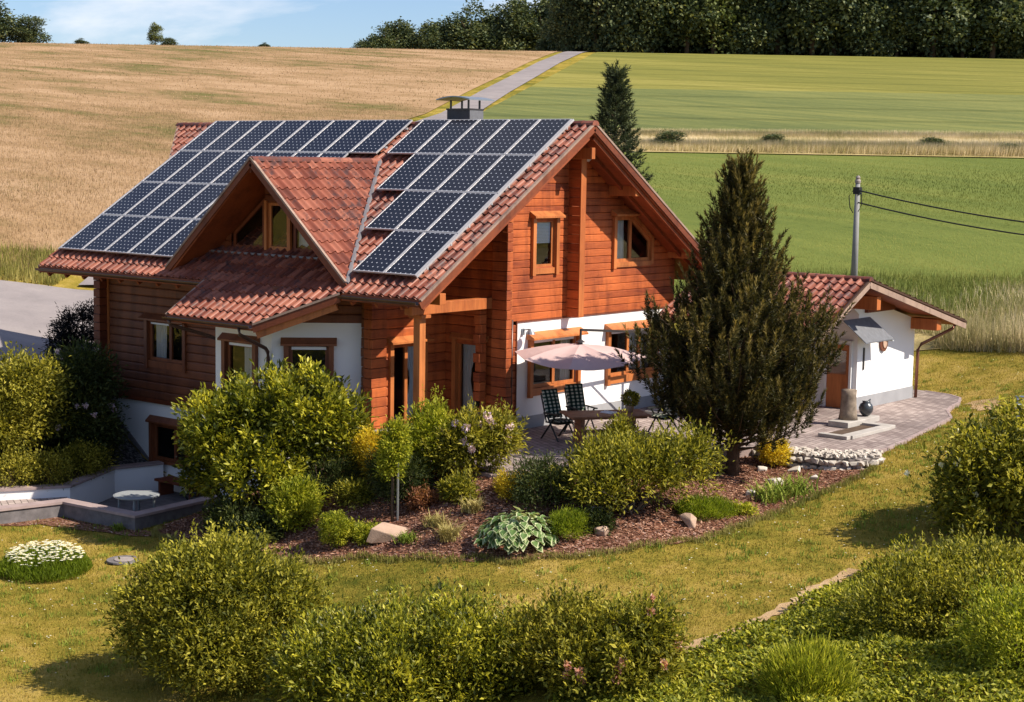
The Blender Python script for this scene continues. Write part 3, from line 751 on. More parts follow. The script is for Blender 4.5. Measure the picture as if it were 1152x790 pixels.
# ---- column stacks of protruding log ends
def log_stack(x0, x1, y0, y1, z0, z1, axis='x', jit=.012, row=.232, name='log_ends', mat=None, step=None):
    m = MB(); z = z0; k = 0
    while z < z1-.05:
        e = random.uniform(-jit, jit); dx = (step or .0)*(k % 2)
        a, b, c, d = (x0, x1+e-dx, y0, y1) if axis == 'x' else (x0, x1, y0+e+dx, y1)
        m.box(a, b, c, d, z+.006, min(z+row-.006, z1)); z += row; k += 1
    return m.build(name, mat or M['wood'], HOUSE, bevel=.012)
log_stack(XG-.1, XG+.40, .30, .47, -5.02, under(.4)-.02)                     # middle cross wall above the plaster
log_stack(XG-.1, XG+.38, -2.47, -2.27, -7.69, under(-2.4)-.02)               # corner of the porch back wall
log_stack(XG-.45, XG-.25, -2.72, -2.47, -6.9, -4.7, axis='y', jit=.03, step=.05)
log_stack(6.25, 6.52, -5.0, -4.5, -7.9, -4.12, axis='y')                     # end of the porch side wall
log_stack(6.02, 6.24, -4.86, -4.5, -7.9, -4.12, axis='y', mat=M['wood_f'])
log_stack(-4.36, -4.08, -4.92, -4.55, -8.3, under(-4.9), axis='y', mat=M['wood_dark'])
for bx_ in ((XG+.395, XG+.425, .28, .49, -5.0, under(.4)), (XG, XG+.09, -2.0, -1.93, -5.0, under(-2)), (-4.1, -4.02, YF-.07, YF-.035, -7.7, under(-4.6))):
    m = MB(); m.box(*bx_); m.build('corner_board', M['wood_v'], HOUSE)

# ---- porch walls
board_wall('porch_wall', (6.4, -5.0), (0, 1), (1, 0), 2.7, -7.7, lambda t: under(-5.0+t), openings=[(.78, 1.84, -7.45, -5.52)], parent=HOUSE)
board_wall('porch_wall', (6.4, -2.3), (1, 0), (0, -1), 1.8, -7.7, lambda t: under(-2.4), openings=[(.42, 1.24, -7.45, -5.50)], parent=HOUSE)
window(HOUSE, (6.4, -5.0), (0,1), (1,0), rect(.78, 1.84, -7.46, -5.54), mull=(1.30,), drop=.02, out=.10, curtain=[(1.78, 1.36, .8)], name='terrace_door', sill=False, room=1.2, label='glazed terrace door facing the sun, curtain tied back', hood=.24)
window(HOUSE, (6.4, -2.3), (1,0), (0,-1), rect(.42, 1.24, -7.46, -5.52), drop=.02, out=.10, curtain=[(.46, .92, .7)], name='terrace_door', sill=False, room=1.2, label='glazed terrace door in the shade of the porch', hood=.12)
# ---- long facade
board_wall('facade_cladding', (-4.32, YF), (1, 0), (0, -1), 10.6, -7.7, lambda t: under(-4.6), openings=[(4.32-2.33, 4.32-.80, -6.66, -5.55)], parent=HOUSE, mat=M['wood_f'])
m = MB(); flat_wall(m, (-4.32, YF), (1,0), (0,-1), 10.6, -10.3, -7.7, [(4.32-2.16, 4.32-.70, -9.36, -8.34)])
m.build('basement_wall', M['plaster'], HOUSE)
m = MB()   # dark sloping plinth where the bank meets the wall
m.prism([(-4.32, YF-.002, -8.2), (-4.32, YF-.002, -8.65), (-2.2, YF-.002, -10.1), (-1.55, YF-.002, -10.1), (-1.55, YF-.002, -9.82), (-2.3, YF-.002, -9.40), (-3.9, YF-.002, -8.24)], (0, -.03, 0))
m.build('sloping_plinth', M['flash'], HOUSE)
window(HOUSE, (-4.32, YF), (1,0), (0,-1), rect(4.32-2.31, 4.32-.82, -6.64, -5.57), mull=(4.32-1.42,), blind=(4.32-2.25, 4.32-.88, -5.58, -5.66), curtain=[(4.32-2.2, 4.32-1.75, 0)], drop=.22, hood=.24, trim=M['trim_shade'])
window(HOUSE, (-4.32, YF), (1,0), (0,-1), rect(4.32-2.14, 4.32-.72, -9.34, -8.36), mull=(4.32-1.25,), drop=.12, hood=.16, trim=M['trim_shade'], name='basement_window')
m = MB(); m.box(-4.3, 6.2, YF-.075, YF-.03, -7.80, -7.68); m.build('sill_board', M['wood_dark'], HOUSE)
# ---- bay with two white faces
BA, BB, BC = (2.4, -6.25), (4.44, -6.25), (6.05, -4.64)
s2 = 2**-.5
m = MB()
flat_wall(m, BA, (1,0), (0,-1), 2.04, -10.2, -4.9, [(.42, 1.46, -6.9, -5.58)])
LB = math.dist(BB, BC)
flat_wall(m, BB, (s2,s2), (s2,-s2), LB, -10.2, -5.02, [(.38, 1.36, -6.75, -5.56)])
m.add([(2.4,-4.6,-10.2),(2.4,-6.25,-10.2),(2.4,-6.25,-4.4),(2.4,-4.6,-3.4)], [(0,1,2,3)], .5)
m.build('bay_wall', M['plaster'], HOUSE)
window(HOUSE, BA, (1,0), (0,-1), rect(.44, 1.44, -6.88, -5.60), mull=(), drop=.14, hood=.16, curtain=[(.9, 1.38, 0)], blind=(.5, 1.38, -5.61, -5.67), trim=M['trim_shade'])
window(HOUSE, BB, (s2,s2), (s2,-s2), rect(.40, 1.34, -6.75, -5.58), mull=(), drop=.14, hood=.20, blind=(.46, 1.28, -5.59, -5.66), trim=M['trim_shade'])
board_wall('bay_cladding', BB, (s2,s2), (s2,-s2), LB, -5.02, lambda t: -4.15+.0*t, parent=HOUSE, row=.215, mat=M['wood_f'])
m = MB(); m.add([(2.4,-6.25,-4.9),(4.44,-6.25,-4.9),(4.44,-6.25,-4.45),(2.4,-6.25,-4.45)], [(0,1,2,3)], .5); m.build('bay_top', M['wood_dark'], HOUSE)

# ---- porch post and beams
m = MB(); m.box(7.80, 8.00, -4.95, -4.75, -7.5, -4.66); m.build('porch_post', M['trim'], HOUSE, bevel=.01)
m = MB(); m.box(7.79, 8.03, -5.25, -2.3, -4.66, -4.40); m.build('porch_beam', M['wood_v'], HOUSE, bevel=.01)
m = MB(); m.box(6.4, 8.62, -4.96, -4.76, -4.398, -4.14); m.build('porch_beam', M['wood_v'], HOUSE, bevel=.01)
m = MB(); m.box(7.70, 8.12, -5.02, -4.70, -4.74, -4.662); m.build('post_head', M['wood_v'], HOUSE, bevel=.01)
m = MB(); m.box(7.78, 8.02, -4.97, -4.73, -7.5, -7.46); m.build('post_base', M['steel'], HOUSE)

# ---- roof
def basis(o, ud, vd):
    ud = Vector(ud).normalized(); vd = Vector(vd).normalized(); return Vector(o), ud, vd, ud.cross(vd).normalized()*(1 if ud.cross(vd).z > 0 else -1)
def tiled(name, o, ud, vd, poly, parent, du=.25, dv=.365, off=0.0):
    """pantiles on a convex polygon given in (u across, v down slope)"""
    o, ud, vd, nn = basis(o, ud, vd)
    us = [p[0] for p in poly]; vs = [p[1] for p in poly]
    u0 = math.floor(min(us)/du)*du; v0 = math.floor(min(vs)/dv)*dv
    nu = int(math.ceil((max(us)-u0)/du)); nv = int(math.ceil((max(vs)-v0)/dv))
    prof = [(0,.0),(.12,-.014),(.26,-.022),(.42,-.016),(.55,.012),(.66,.038),(.77,.050),(.88,.038),(.97,.014)]
    k = len(prof); V = []; Fc = []; Rn = []
    for j in range(nv):
        for i in range(nu):
            r = random.random(); b = len(V); jz = random.uniform(-.003, .003)
            for (vv, lift) in ((0, .0), (1.0, .034), (1.0, -.006)):
                for (a, hh) in prof+[(1.0, 0.0)]:
                    V.append(o+ud*(u0+(i+a)*du)+vd*(v0+(j+vv)*dv+(jz if vv else 0))+nn*(off+hh+lift+(jz if vv else 0))); Rn.append(r)
            kk = k+1
            for row in (0, 1):
                for a in range(k): Fc.append((b+row*kk+a, b+row*kk+a+1, b+(row+1)*kk+a+1, b+(row+1)*kk+a))
    me = bpy.data.meshes.new(name); me.from_pydata([tuple(v) for v in V], [], Fc)
    at = me.attributes.new('rnd', 'FLOAT', 'POINT'); at.data.foreach_set('value', Rn)
    import bmesh
    bm = bmesh.new(); bm.from_mesh(me)
    n = len(poly); ar = sum(poly[i][0]*poly[(i+1)%n][1]-poly[(i+1)%n][0]*poly[i][1] for i in range(n))
    for i in range(n):
        a, b = poly[i], poly[(i+1) % n]
        A = o+ud*a[0]+vd*a[1]; B = o+ud*b[0]+vd*b[1]; e = (B-A)
        outn = e.cross(nn)
        C_ = o+ud*(sum(us)/n)+vd*(sum(vs)/n)
        if (C_-A).dot(outn) > 0: outn = -outn
        bmesh.ops.bisect_plane(bm, geom=bm.verts[:]+bm.edges[:]+bm.faces[:], plane_co=A, plane_no=outn, clear_outer=True)
    bmesh.ops.recalc_face_normals(bm, faces=bm.faces[:])
    up = sum((f.normal.dot(nn) for f in bm.faces))
    if up < 0: bmesh.ops.reverse_faces(bm, faces=bm.faces[:])
    bm.to_mesh(me); bm.free(); me.materials.append(M['tile'])
    me.polygons.foreach_set('use_smooth', np.ones(len(me.polygons), bool))
    try: me.set_sharp_from_angle(angle=R_(50))
    except Exception: pass
    ob = bpy.data.objects.new(name, me); COL.objects.link(ob); setpar(ob, parent) if parent else None
    return ob
def join(obs, name):
    import bmesh
    a = obs[0]
    bm = bmesh.new()
    for o_ in obs: bm.from_mesh(o_.data)
    bm.to_mesh(a.data); bm.free()
    for o_ in obs[1:]: bpy.data.objects.remove(o_)
    a.name = name; return a
def deck(m, o, ud, vd, poly, th=.17, off=-.03):
    o, ud, vd, nn = basis(o, ud, vd)
    P = [o+ud*a+vd*b+nn*off for a, b in poly]; m.prism([tuple(p) for p in P], tuple(-nn*th), .5)

TO = -.165            # tile plane under the panel plane
def rp(x, y): return (x, abs(y)/CA)            # plan -> (u,v) of main roof
front = dict(o=(0, 0, TO/CA), ud=(1,0,0), vd=(0,-CA,-SA_)); back = dict(o=(0, 0, TO/CA), ud=(1,0,0), vd=(0,CA,-SA_))
polyA = [rp(-5.05,0), rp(9.12,0), rp(9.12,6.15), rp(-5.05,6.15)]
polyT = [rp(-6.75,0), rp(-5.05,0), rp(-5.05,1.65)]
polyE = [rp(1.89,6.15), rp(6.62,6.15), rp(4.99,7.31), rp(1.89,7.31)]
t1 = [tiled('roof_tiles', poly=p, parent=HOUSE, **front) for p in (polyA, polyT, polyE)]
roofF = join(t1, 'roof_tiles')
t2 = [tiled('roof_tiles', poly=p, parent=HOUSE, **back) for p in (polyA, polyT)]
roofB = join(t2, 'roof_tiles')
m = MB()
for fr in (front, back):
    for p in (polyA, polyT): deck(m, poly=p, **fr)
deck(m, poly=polyE, **front)
m.build('roof_deck', M['soffit'], HOUSE)
# verge boards, light metal edge over a brown board
def roofpt(x, y, off=TO): return Vector((x, y, -abs(y)*TA + off/CA))
def verge(a, b):
    vb = MB(); ve = MB()
    a = Vector(a); b = Vector(b)
    vb.beam(a-Vector((0,0,.11)), b-Vector((0,0,.11)), .035, .16)
    d = (b-a).normalized(); s = d.cross(Vector((0,0,1))).normalized()
    ve.beam(a+Vector((0,0,.01)), b+Vector((0,0,.01)), .07, .05)
    o_ = vb.build('verge_board', M['wood_dark'], HOUSE); ve.build('verge_trim', M['weathered'], o_)
e = .02
verge(roofpt(9.12+e,0), roofpt(9.12+e,-6.17)); verge(roofpt(9.12+e,0), roofpt(9.12+e,6.17))
verge(roofpt(-6.75,0), roofpt(-5.05-e,-1.68)); verge(roofpt(-5.05-e,-1.68), roofpt(-5.05-e,-6.17)); verge(roofpt(-6.75,0), roofpt(-5.05-e,1.68)); verge(roofpt(-5.05-e,1.68), roofpt(-5.05-e,6.17))
verge(roofpt(1.89-e,-6.15), roofpt(1.89-e,-7.33)); verge(roofpt(4.99,-7.33), roofpt(6.64,-6.17))
# dormer roof
DX, DYF, DYB, DZ, DT = 3.35, -5.92, -1.585, -1.15, .879
DSL = math.atan(DT); dc, ds_ = math.cos(DSL), math.sin(DSL)
DW = 3.24
for sgn in (1, -1):
    tiled('dormer_tiles', (DX, 0, DZ-.02), (0,1,0), (sgn*dc, 0, -ds_), [(DYF,0), (DYB+.05,0), (DYF-.02, DW/dc)], HOUSE)
m = MB()
for sgn in (1, -1):
    o_, ud_, vd_, nn_ = basis((DX, 0, DZ-.02), (0,1,0), (sgn*dc, 0, -ds_))
    P = [(DYF,0), (DYB-.15,0), (DYF, (DW-.12)/dc)]
    m.prism([tuple(o_+ud_*a+vd_*b-nn_*.03) for a, b in P], tuple(-nn_*.14), .5)
m.build('dormer_deck', M['soffit'], HOUSE)
A_ = Vector((DX, DYF-.02, DZ-.02))
for sgn in (1, -1):
    B_ = Vector((DX+sgn*DW, DYF-.02, DZ-.02-DW*DT)); verge(A_, B_-Vector((0,0,-.06)))
# valleys
for sgn in (1, -1):
    m = MB(); pts = []
    for y in np.linspace(DYB-.02, DYF, 12):
        x = DX+sgn*max(0, (-(1.03)+.6497*abs(y))/.879); pts.append(Vector((x+sgn*.05, y, -abs(y)*TA+TO/CA+.05)))
    m.tube(pts, .06, 6); m.build('valley_flashing', M['flash'], HOUSE)
# ridge caps
def ridge(name, a, b, w=.13, parent=None, stp=.36):
    m = MB(); a = Vector(a); b = Vector(b); L = (b-a).length; d = (b-a)/L; s = Vector((-d.y, d.x, 0)); n = int(L/stp); k = L/n
    for i in range(n):
        V = []
        for t, rr in ((i*k, w), ((i+1)*k+.02, w*1.13)):
            for q in range(7):
                th = math.pi*(q/6)*1.1-.05*math.pi
                V.append(a+d*t+s*math.cos(th)*rr+Vector((0,0,math.sin(th)*rr*.8-.03)))
        m.add(V, [(q, q+1, q+8, q+7) for q in range(6)]+[tuple(range(7)), tuple(range(7,14))[::-1]])
    return m.build(name, M['tile'], parent or HOUSE)
ridge('ridge_tiles', (-6.75, 0, TO/CA-.0), (9.16, 0, TO/CA-.0), .12)
ridge('ridge_tiles', (DX, DYF-.03, DZ-.04), (DX, DYB, DZ-.04), .12)
# gutters
def gutter(name, a, b, mat=M['gutter'], r=.075, parent=None):
    m = MB(); a = Vector(a); b = Vector(b); d = (b-a).normalized(); s = Vector((-d.y, d.x, 0))
    V = []
    for p in (a, b):
        for rr in (r, r*.86):
            for q in range(9):
                th = math.pi+math.pi*q/8; V.append(p+s*math.cos(th)*rr+Vector((0,0,math.sin(th)*rr)))
    F = []
    for q in range(8):
        F += [(q, q+1, q+19, q+18), (q+9, q+27, q+28, q+10)]
    F += [(0,18,27,9),(8,17,35,26),tuple(range(9))+tuple(range(17,8,-1)),tuple(range(18,27))+tuple(range(35,26,-1))]
    m.add(V, F)
    return m.build(name, mat, parent or HOUSE)
ze = lambda y: -abs(y)*TA+TO/CA-.04
gutter('gutter', (-5.05,-6.24,ze(6.15)), (1.85,-6.24,ze(6.15)))
gutter('gutter', (6.7,-6.24,ze(6.15)), (9.12,-6.24,ze(6.15)))
gutter('gutter', (1.88,-7.40,ze(7.31)), (5.0,-7.40,ze(7.31)))
gutter('gutter', (-5.05,6.24,ze(6.15)), (9.12,6.24,ze(6.15)))
for bx_ in ((-5.05, 1.85, -6.16, -6.12, ze(6.15)-.12, ze(6.15)+.05), (6.7, 9.1, -6.16, -6.12, ze(6.15)-.12, ze(6.15)+.05), (1.9, 5.0, -7.32, -7.28, ze(7.31)-.12, ze(7.31)+.05)):
    m = MB(); m.box(*bx_); m.build('eaves_board', M['soffit'], HOUSE)
def pipe(name, pts, r=.045, mat=None, parent=None):
    m = MB(); m.tube(pts, r, 10); return m.build(name, mat or M['gutter'], parent or HOUSE, smooth=True)
z7 = ze(7.31)-.07
pipe('downpipe', [(2.05,-7.40,z7), (2.05,-7.36,z7-.12), (2.2,-6.4,z7-.42), (2.28,-5.9,z7-.62), (2.30,-5.4,z7-.75), (2.30,-5.35,-9.9)])
pipe('downpipe', [(4.6,-7.40,z7), (4.6,-7.38,z7-.16), (4.50,-6.5,z7-.55), (4.42,-6.36,z7-.66), (4.40,-6.33,z7-.8), (4.40,-6.33,-9.5)])
pipe('downpipe', [(XG+.10,-1.93,-4.95), (XG+.10,-1.93,-7.65)], .03)
# bracket strips of the chimney side, purlins and brackets under the overhang
for bx_ in ((XG, 9.0, .10, .24, -1.06, -.78), (XG, 9.0, 1.98, 2.22, -1.98, -1.72), (XG, 8.95, -2.3, -2.08, -1.98, -1.72), (XG, 8.95, 4.75, 4.98, -3.68, -3.42)):
    m = MB(); m.box(*bx_); m.build('purlin', M['wood_v'], HOUSE, bevel=.01)
# rafters under the overhang
m = MB()
for y0_, y1_ in ((-.1,-6.0),(.1,6.0)):
    for x in (8.55, 9.02):
        m = MB(); a = roofpt(x, y0_, TO-.24); b = roofpt(x, y1_, TO-.24); m.beam(a, b, .08, .10); m.build('rafter', M['soffit'], HOUSE)
for x in np.arange(-4.8, 9, .78):
    m = MB(); a = roofpt(x, -4.4, TO-.24); b = roofpt(x, -6.05, TO-.24); m.beam(a, b, .08, .10); m.build('rafter', M['soffit'], HOUSE)
m = MB(); m.beam(roofpt(4.99,-7.2,TO-.27), roofpt(6.5,-6.12,TO-.27), .12, .18); m.build('bay_rafter', M['trim'], HOUSE)
# gable lamp and wall lamp
m = MB(); m.lathe((XG+.13, .92, -1.03), [(.02,.08),(.06,.06),(.085,0),(.08,-.05),(.03,-.09)], 14); m.box(XG, XG+.1, .90, .94, -1.0, -.96); m.build('lamp', M['white'], HOUSE, smooth=True)
m = MB(); m.box(XG, XG+.05, -1.46, -1.38, -5.36, -5.2); m.beam((XG+.03,-1.42,-5.24),(XG+.22,-1.42,-5.20),.03,.03); m.lathe((XG+.26,-1.42,-5.32),[(.03,.13),(.10,.05),(.12,0),(.02,-.01)],12)
m.build('wall_lamp', M['zinc'], HOUSE)
# dormer front
DY = -4.95
zd = lambda x: DZ-.02-abs(x-DX)*DT-.16
m = MB()
def dwall(x0, x1, z0):
    pass
base = -3.50
OP = [(2.22-.9, 5.5)]
window(HOUSE, (0, DY), (1,0), (0,-1), [(1.55,base+.08),(2.72,base+.08),(2.72,zd(2.72)-.25),(1.55,zd(1.55)-.12)][:4], casing=0, header=False, name='dormer_window', room=1.4, mull=(), trim=M['wood_dark'])  # dark frames stand in for the shadow under the dormer roof
window(HOUSE, (0, DY), (1,0), (0,-1), rect(2.86, 3.62, base+.08, base+1.28), casing=.09, drop=.0, header=False, out=.06, name='dormer_window', room=1.4, sash=.10, label='hinged middle light of the dormer window', sill=False)
window(HOUSE, (0, DY), (1,0), (0,-1), [(3.76,base+.08),(5.15,base+.08),(5.15,zd(5.15)-.12),(3.76,zd(3.76)-.25)], casing=0, header=False, name='dormer_window', room=1.4, mull=(), trim=M['wood_dark'], curtain=[(3.8,4.35,0)])  # framed dark like the left light, shadow put into the colour
board_wall('dormer_cladding', (0, DY), (1,0), (0,-1), 6.2, base-.35, lambda t: zd(t), u_start=.5, openings=[(1.5,2.76,base+.05,-1.9),(2.8,3.68,base+.05,base+1.35),(3.72,5.2,base+.05,-1.9)], parent=HOUSE, row=.2, amp=.03, mat=M['wood_dark'])  # dark boards carry the dormer's shade in their colour
m = MB(); m.beam((.35,DY-.14,base-.02),(6.3,DY-.14,base-.02),.22,.05); m.build('dormer_sill', M['flash'], HOUSE)
m = MB(); m.beam((DX-.1,-5.9,zd(DX)-.1),(DX-.1,-5.1,zd(DX)-.1),.14,.16); m.build('dormer_purlin', M['wood_dark'], HOUSE)

# ---- chimney with a bowed metal cap
ch = MB(); ch.box(4.02, 4.80, .3, .86, -.5, .20); cho = ch.build('chimney', M['slate'], HOUSE)
m = MB()
for x in (4.1, 4.72):
    for y in (.36, .80): m.box(x-.02, x+.02, y-.02, y+.02, .2, .44)
m.box(4.02-.02, 4.82, .28, .88, .18, .22)
m.build('cap_supports', M['darkmetal'], cho)
m = MB(); V = []; nn = 12
for k_, off in enumerate((0, .03)):
    for i in range(nn+1):
        t = i/nn; x = 3.82+1.18*t; z = .43+.08*math.sin(math.pi*t)+off
        V += [(x, .08, z), (x, 1.08, z)]
F = []
q = 2*(nn+1)
for i in range(nn):
    a = 2*i; F += [(a, a+1, a+3, a+2), (q+a, q+a+2, q+a+3, q+a+1), (a, a+2, q+a+2, q+a), (a+1, q+a+1, q+a+3, a+3)]
F += [(0, q, q+1, 1), (2*nn, 2*nn+1, q+2*nn+1, q+2*nn)]
m.add(V, F); m.build('chimney_cap', M['zinc'], cho)
m = MB(); m.box(4.802, 4.815, .31, .85, -.5, .17); m.build('sunlit_side', M['slate_l'], cho)  # paler sheet on the sunny side, sunlight put into its colour

# ------------------------------------------------------------------ solar panels, each a thing
PW_, PH_ = 1.0, 1.66108
def panel_proto():
    r = empty('solar_panel', (0,0,0), 0)
    w, hh = .972, 1.632
    m = MB(); fw = .022
    # local axes: x along ridge, y up the slope, z normal; origin at the centre
    x0, x1, y0, y1 = -w/2, w/2, -hh/2, hh/2
    m.box(x0, x1, y0, y0+fw, -.035, .006); m.box(x0, x1, y1-fw, y1, -.035, .006); m.box(x0, x0+fw*1.35, y0+fw, y1-fw, -.035, .006); m.box(x1-fw*1.35, x1, y0+fw, y1-fw, -.035, .006)
    f = m.build('frame', M['alu'], r, loc=(0,0,0))
    m = MB(); m.box(x0+fw, x1-fw, y0+fw, y1-fw, -.03, 0); m.build('cell_glass', M['cells'], r, loc=(0,0,0))
    return r
proto = panel_proto()
rotm = Matrix(((1,0,0),(0,CA,-SA_),(0,SA_,CA))).to_euler()
ORD = ['first','second','third','fourth','fifth','sixth','seventh','eighth']
ROWN = ['top row','second row','third row','lowest row']
first = True
def place_panel(x, t, label, group):
    global first
    o = proto if first else copy_tree(proto); first = False
    o.location = (x, -t*CA, -t*SA_); o.rotation_euler = rotm
    tag(o, label, 'solar panel', group)
LX, RX = -4.8119, 8.5463
for j, ncol in enumerate((8, 7, 6, 5)):
    for i in range(ncol):
        place_panel(LX+(i+.5)*PW_, .1455+(j+.5)*PH_, f'dark solar panel, {ORD[i]} from the left in the {ROWN[j]} of the left array', 'solar panels of the left array')
for j, c0 in enumerate((0, 1, 2, 3)):
    for i in range(c0, 5):
        k = 4-i
        place_panel(RX-(5-i-.5)*PW_, .1455+(j+.5)*PH_, f'dark solar panel, {ORD[k]} from the gable edge, {ROWN[j]} of the right array', 'solar panels of the right array')
# mounting rails (one thing per array)
for nm, cols, xa in (('left', (8,7,6,5), LX), ('right', (5,4,3,2), None)):
    rr_ = empty('mounting_rails', (2 if nm == 'left' else 7, -1, -.5), 0, f'aluminium mounting rails under the {nm} array of solar panels', 'rails')
    for j, nc in enumerate(cols):
        x0 = xa if xa is not None else RX-nc; x1 = x0+nc
        for fr in (.22, .78):
            t = .1455+(j+fr)*PH_; m = MB()
            m.beam((x0-.06, -t*CA+.06*SA_, -t*SA_-.06*CA), (x1+.06, -t*CA+.06*SA_, -t*SA_-.06*CA), .05, .05); m.build('rail', M['alu'], rr_)
    xs = [xa-.02] if xa is not None else [RX+.03]
    for x in xs:
        a = Vector((x, -.14*CA, -.14*SA_-.03)); t = .1455+4*PH_; b = Vector((x, -t*CA, -t*SA_-.03)); m = MB(); m.beam(a, b, .035, .05); m.build('edge_trim', M['alu'], rr_)
# ------------------------------------------------------------------ garage
G = empty('garage', (11, 8, -7.7), 0, 'white rendered garage with a low red tiled roof beyond the conifer', 'garage')
GX = 12.5
GR = (13.4, 6.31, -3.96); tl = 1.25/2.37*.95; tr_ = 1.45/5.91
m = MB()
gtop = lambda y: -3.96-.10-.22-((y-6.31)*tr_ if y > 6.31 else (6.31-y)*tl)
P = [(7.55,-7.35), (10.93,-7.35), (10.93,gtop(10.93)), (7.55,gtop(7.55))]
m.add([(GX, y, z) for y, z in P], [(0,1,2,3)], .5)
m.add([(8.6,7.55,-7.8),(GX,7.55,-7.8),(GX,7.55,gtop(7.55)),(8.6,7.55,gtop(7.55))], [(0,1,2,3)], .5)
m.add([(8.6,10.93,-7.8),(GX,10.93,-7.8),(GX,10.93,gtop(10.93)),(8.6,10.93,gtop(10.93))], [(3,2,1,0)], .5)
m.add([(8.6,7.55,-7.8),(8.6,10.93,-7.8),(8.6,10.93,gtop(10.93)),(8.6,7.55,gtop(7.55))], [(3,2,1,0)], .5)
m.add([(GX,6.5,gtop(6.5)),(GX,7.55,gtop(7.55)),(GX,7.55,gtop(7.55)-.5),(GX,6.3,gtop(6.3)-.1)], [(3,2,1,0)], .5)
m.build('plaster_wall', M['plaster'], G)
m = MB(); m.box(GX-.05, GX+.02, 7.56, 10.95, -7.75, -7.35); m.build('plinth', M['plinth'], G)
sl = math.atan(tl); sr = math.atan(tr_)
LEFTL = (6.31-3.94)/math.cos(sl); RIGHTL = 5.95/math.cos(sr)
fl = dict(o=(0, 6.31, -4.03), ud=(1,0,0), vd=(0,-math.cos(sl),-math.sin(sl))); fr_ = dict(o=(0, 6.31, -4.03), ud=(1,0,0), vd=(0,math.cos(sr),-math.sin(sr)))
pl = [(8.45,0),(13.4,0),(13.4,LEFTL),(8.45,LEFTL)]; pr_ = [(8.45,0),(13.4,0),(13.4,RIGHTL),(8.45,RIGHTL)]
tiled('roof_tiles', poly=pl, parent=G, dv=.36, **fl); tiled('roof_tiles', poly=pr_, parent=G, dv=.36, **fr_)
m = MB(); deck(m, poly=pl, th=.12, **fl); deck(m, poly=pr_, th=.12, **fr_); m.build('roof_deck', M['soffit'], G)
ridge('ridge_tiles', (8.45,6.31,-4.03), (13.45,6.31,-4.03), .11, parent=G)
for a, b in (((13.42,6.31,-4.05),(13.42,3.92,-4.05-2.39*tl)), ((13.42,6.31,-4.05),(13.42,12.28,-4.05-5.97*tr_))):
    a = Vector(a); b = Vector(b); m = MB(); t_ = MB()
    m.beam(a-Vector((0,0,.13)), b-Vector((0,0,.13)), .035, .15); t_.beam(a, b, .07, .05)
    o_ = m.build('verge_board', M['weathered'], G); t_.build('verge_trim', M['gutter'], o_)
for bx_ in ((GX, 13.3, 7.0, 7.22, gtop(7.1)-.42, gtop(7.1)-.06), (GX, 13.30, 10.65, 10.95, gtop(10.8)-.30, gtop(10.8)+.02)):
    m = MB(); m.box(*bx_); m.build('purlin', M['wood_v'], G, bevel=.01)
m = MB(); m.box(GX+.01,GX+.10,7.85,9.45,-5.06,-4.70); m.build('gable_board', M['wood_dark'], G)
gutter('gutter', (8.45,12.34,-4.05-5.95*tr_-.05), (13.4,12.34,-4.05-5.95*tr_-.05), parent=G); gutter('gutter', (8.45,3.86,-4.03-2.37*tl-.05), (13.4,3.86,-4.03-2.37*tl-.05), parent=G)
m = MB(); m.tube([(13.1,12.34,-5.60),(13.05,12.2,-5.75),(12.62,11.15,-6.15),(12.58,11.02,-6.3),(12.58,11.0,-7.68)], .045, 10); m.build('downpipe', M['copper'], G, smooth=True)
# red door in the -Y wall
dm = MB(); dm.box(11.62, 12.30, 7.50, 7.545, -7.68, -5.95); d_ = dm.build('door', M['trim'], G)
m = MB(); m.box(11.70, 12.20, 7.485, 7.50, -6.75, -6.1); m.build('pane', M['glass'], d_)
m = MB(); m.box(12.30, 12.37, 7.46, 7.56, -7.68, -5.9); m.box(11.55, 11.62, 7.46, 7.56, -7.68, -5.9); m.box(11.55, 12.37, 7.46, 7.56, -5.9, -5.82); m.build('door_frame', M['white'], d_)
# awning over the door corner
m = MB(); m.prism([(12.52,6.65,-5.22),(12.52,8.15,-5.22),(13.05,8.55,-5.80),(13.05,6.95,-5.80)], (0,0,.03)); aw = m.build('door_canopy', M['slate_l'], G)
m = MB(); m.prism([(12.52,8.15,-5.26),(13.05,8.55,-5.84),(12.52,8.2,-5.84)], (0,.03,0)); m.build('canopy_cheek', M['white'], aw)
m = MB(); m.box(GX, GX+.03, 7.86, 7.92, -6.62, -6.02); m.build('thermometer', M['darkmetal'], G)
m = MB()
V = []
for k in range(20):
    t = 2*math.pi*k/20; V.append((GX+.005, 8.98+.21*math.cos(t), -5.93+.27*math.sin(t)))
m.prism(V, (.06,0,0)); w_ = m.build('wall_ornament', M['copper'], None); tag(w_, 'oval brown metal ornament hanging on the white garage wall', 'ornament')
m = MB(); V = [(GX+.068, 8.98+.12*math.cos(2*math.pi*k/16), -5.93+.17*math.sin(2*math.pi*k/16)) for k in range(16)]; m.prism(V, (.02,0,0)); m.build('centre_plate', M['stone'], w_)

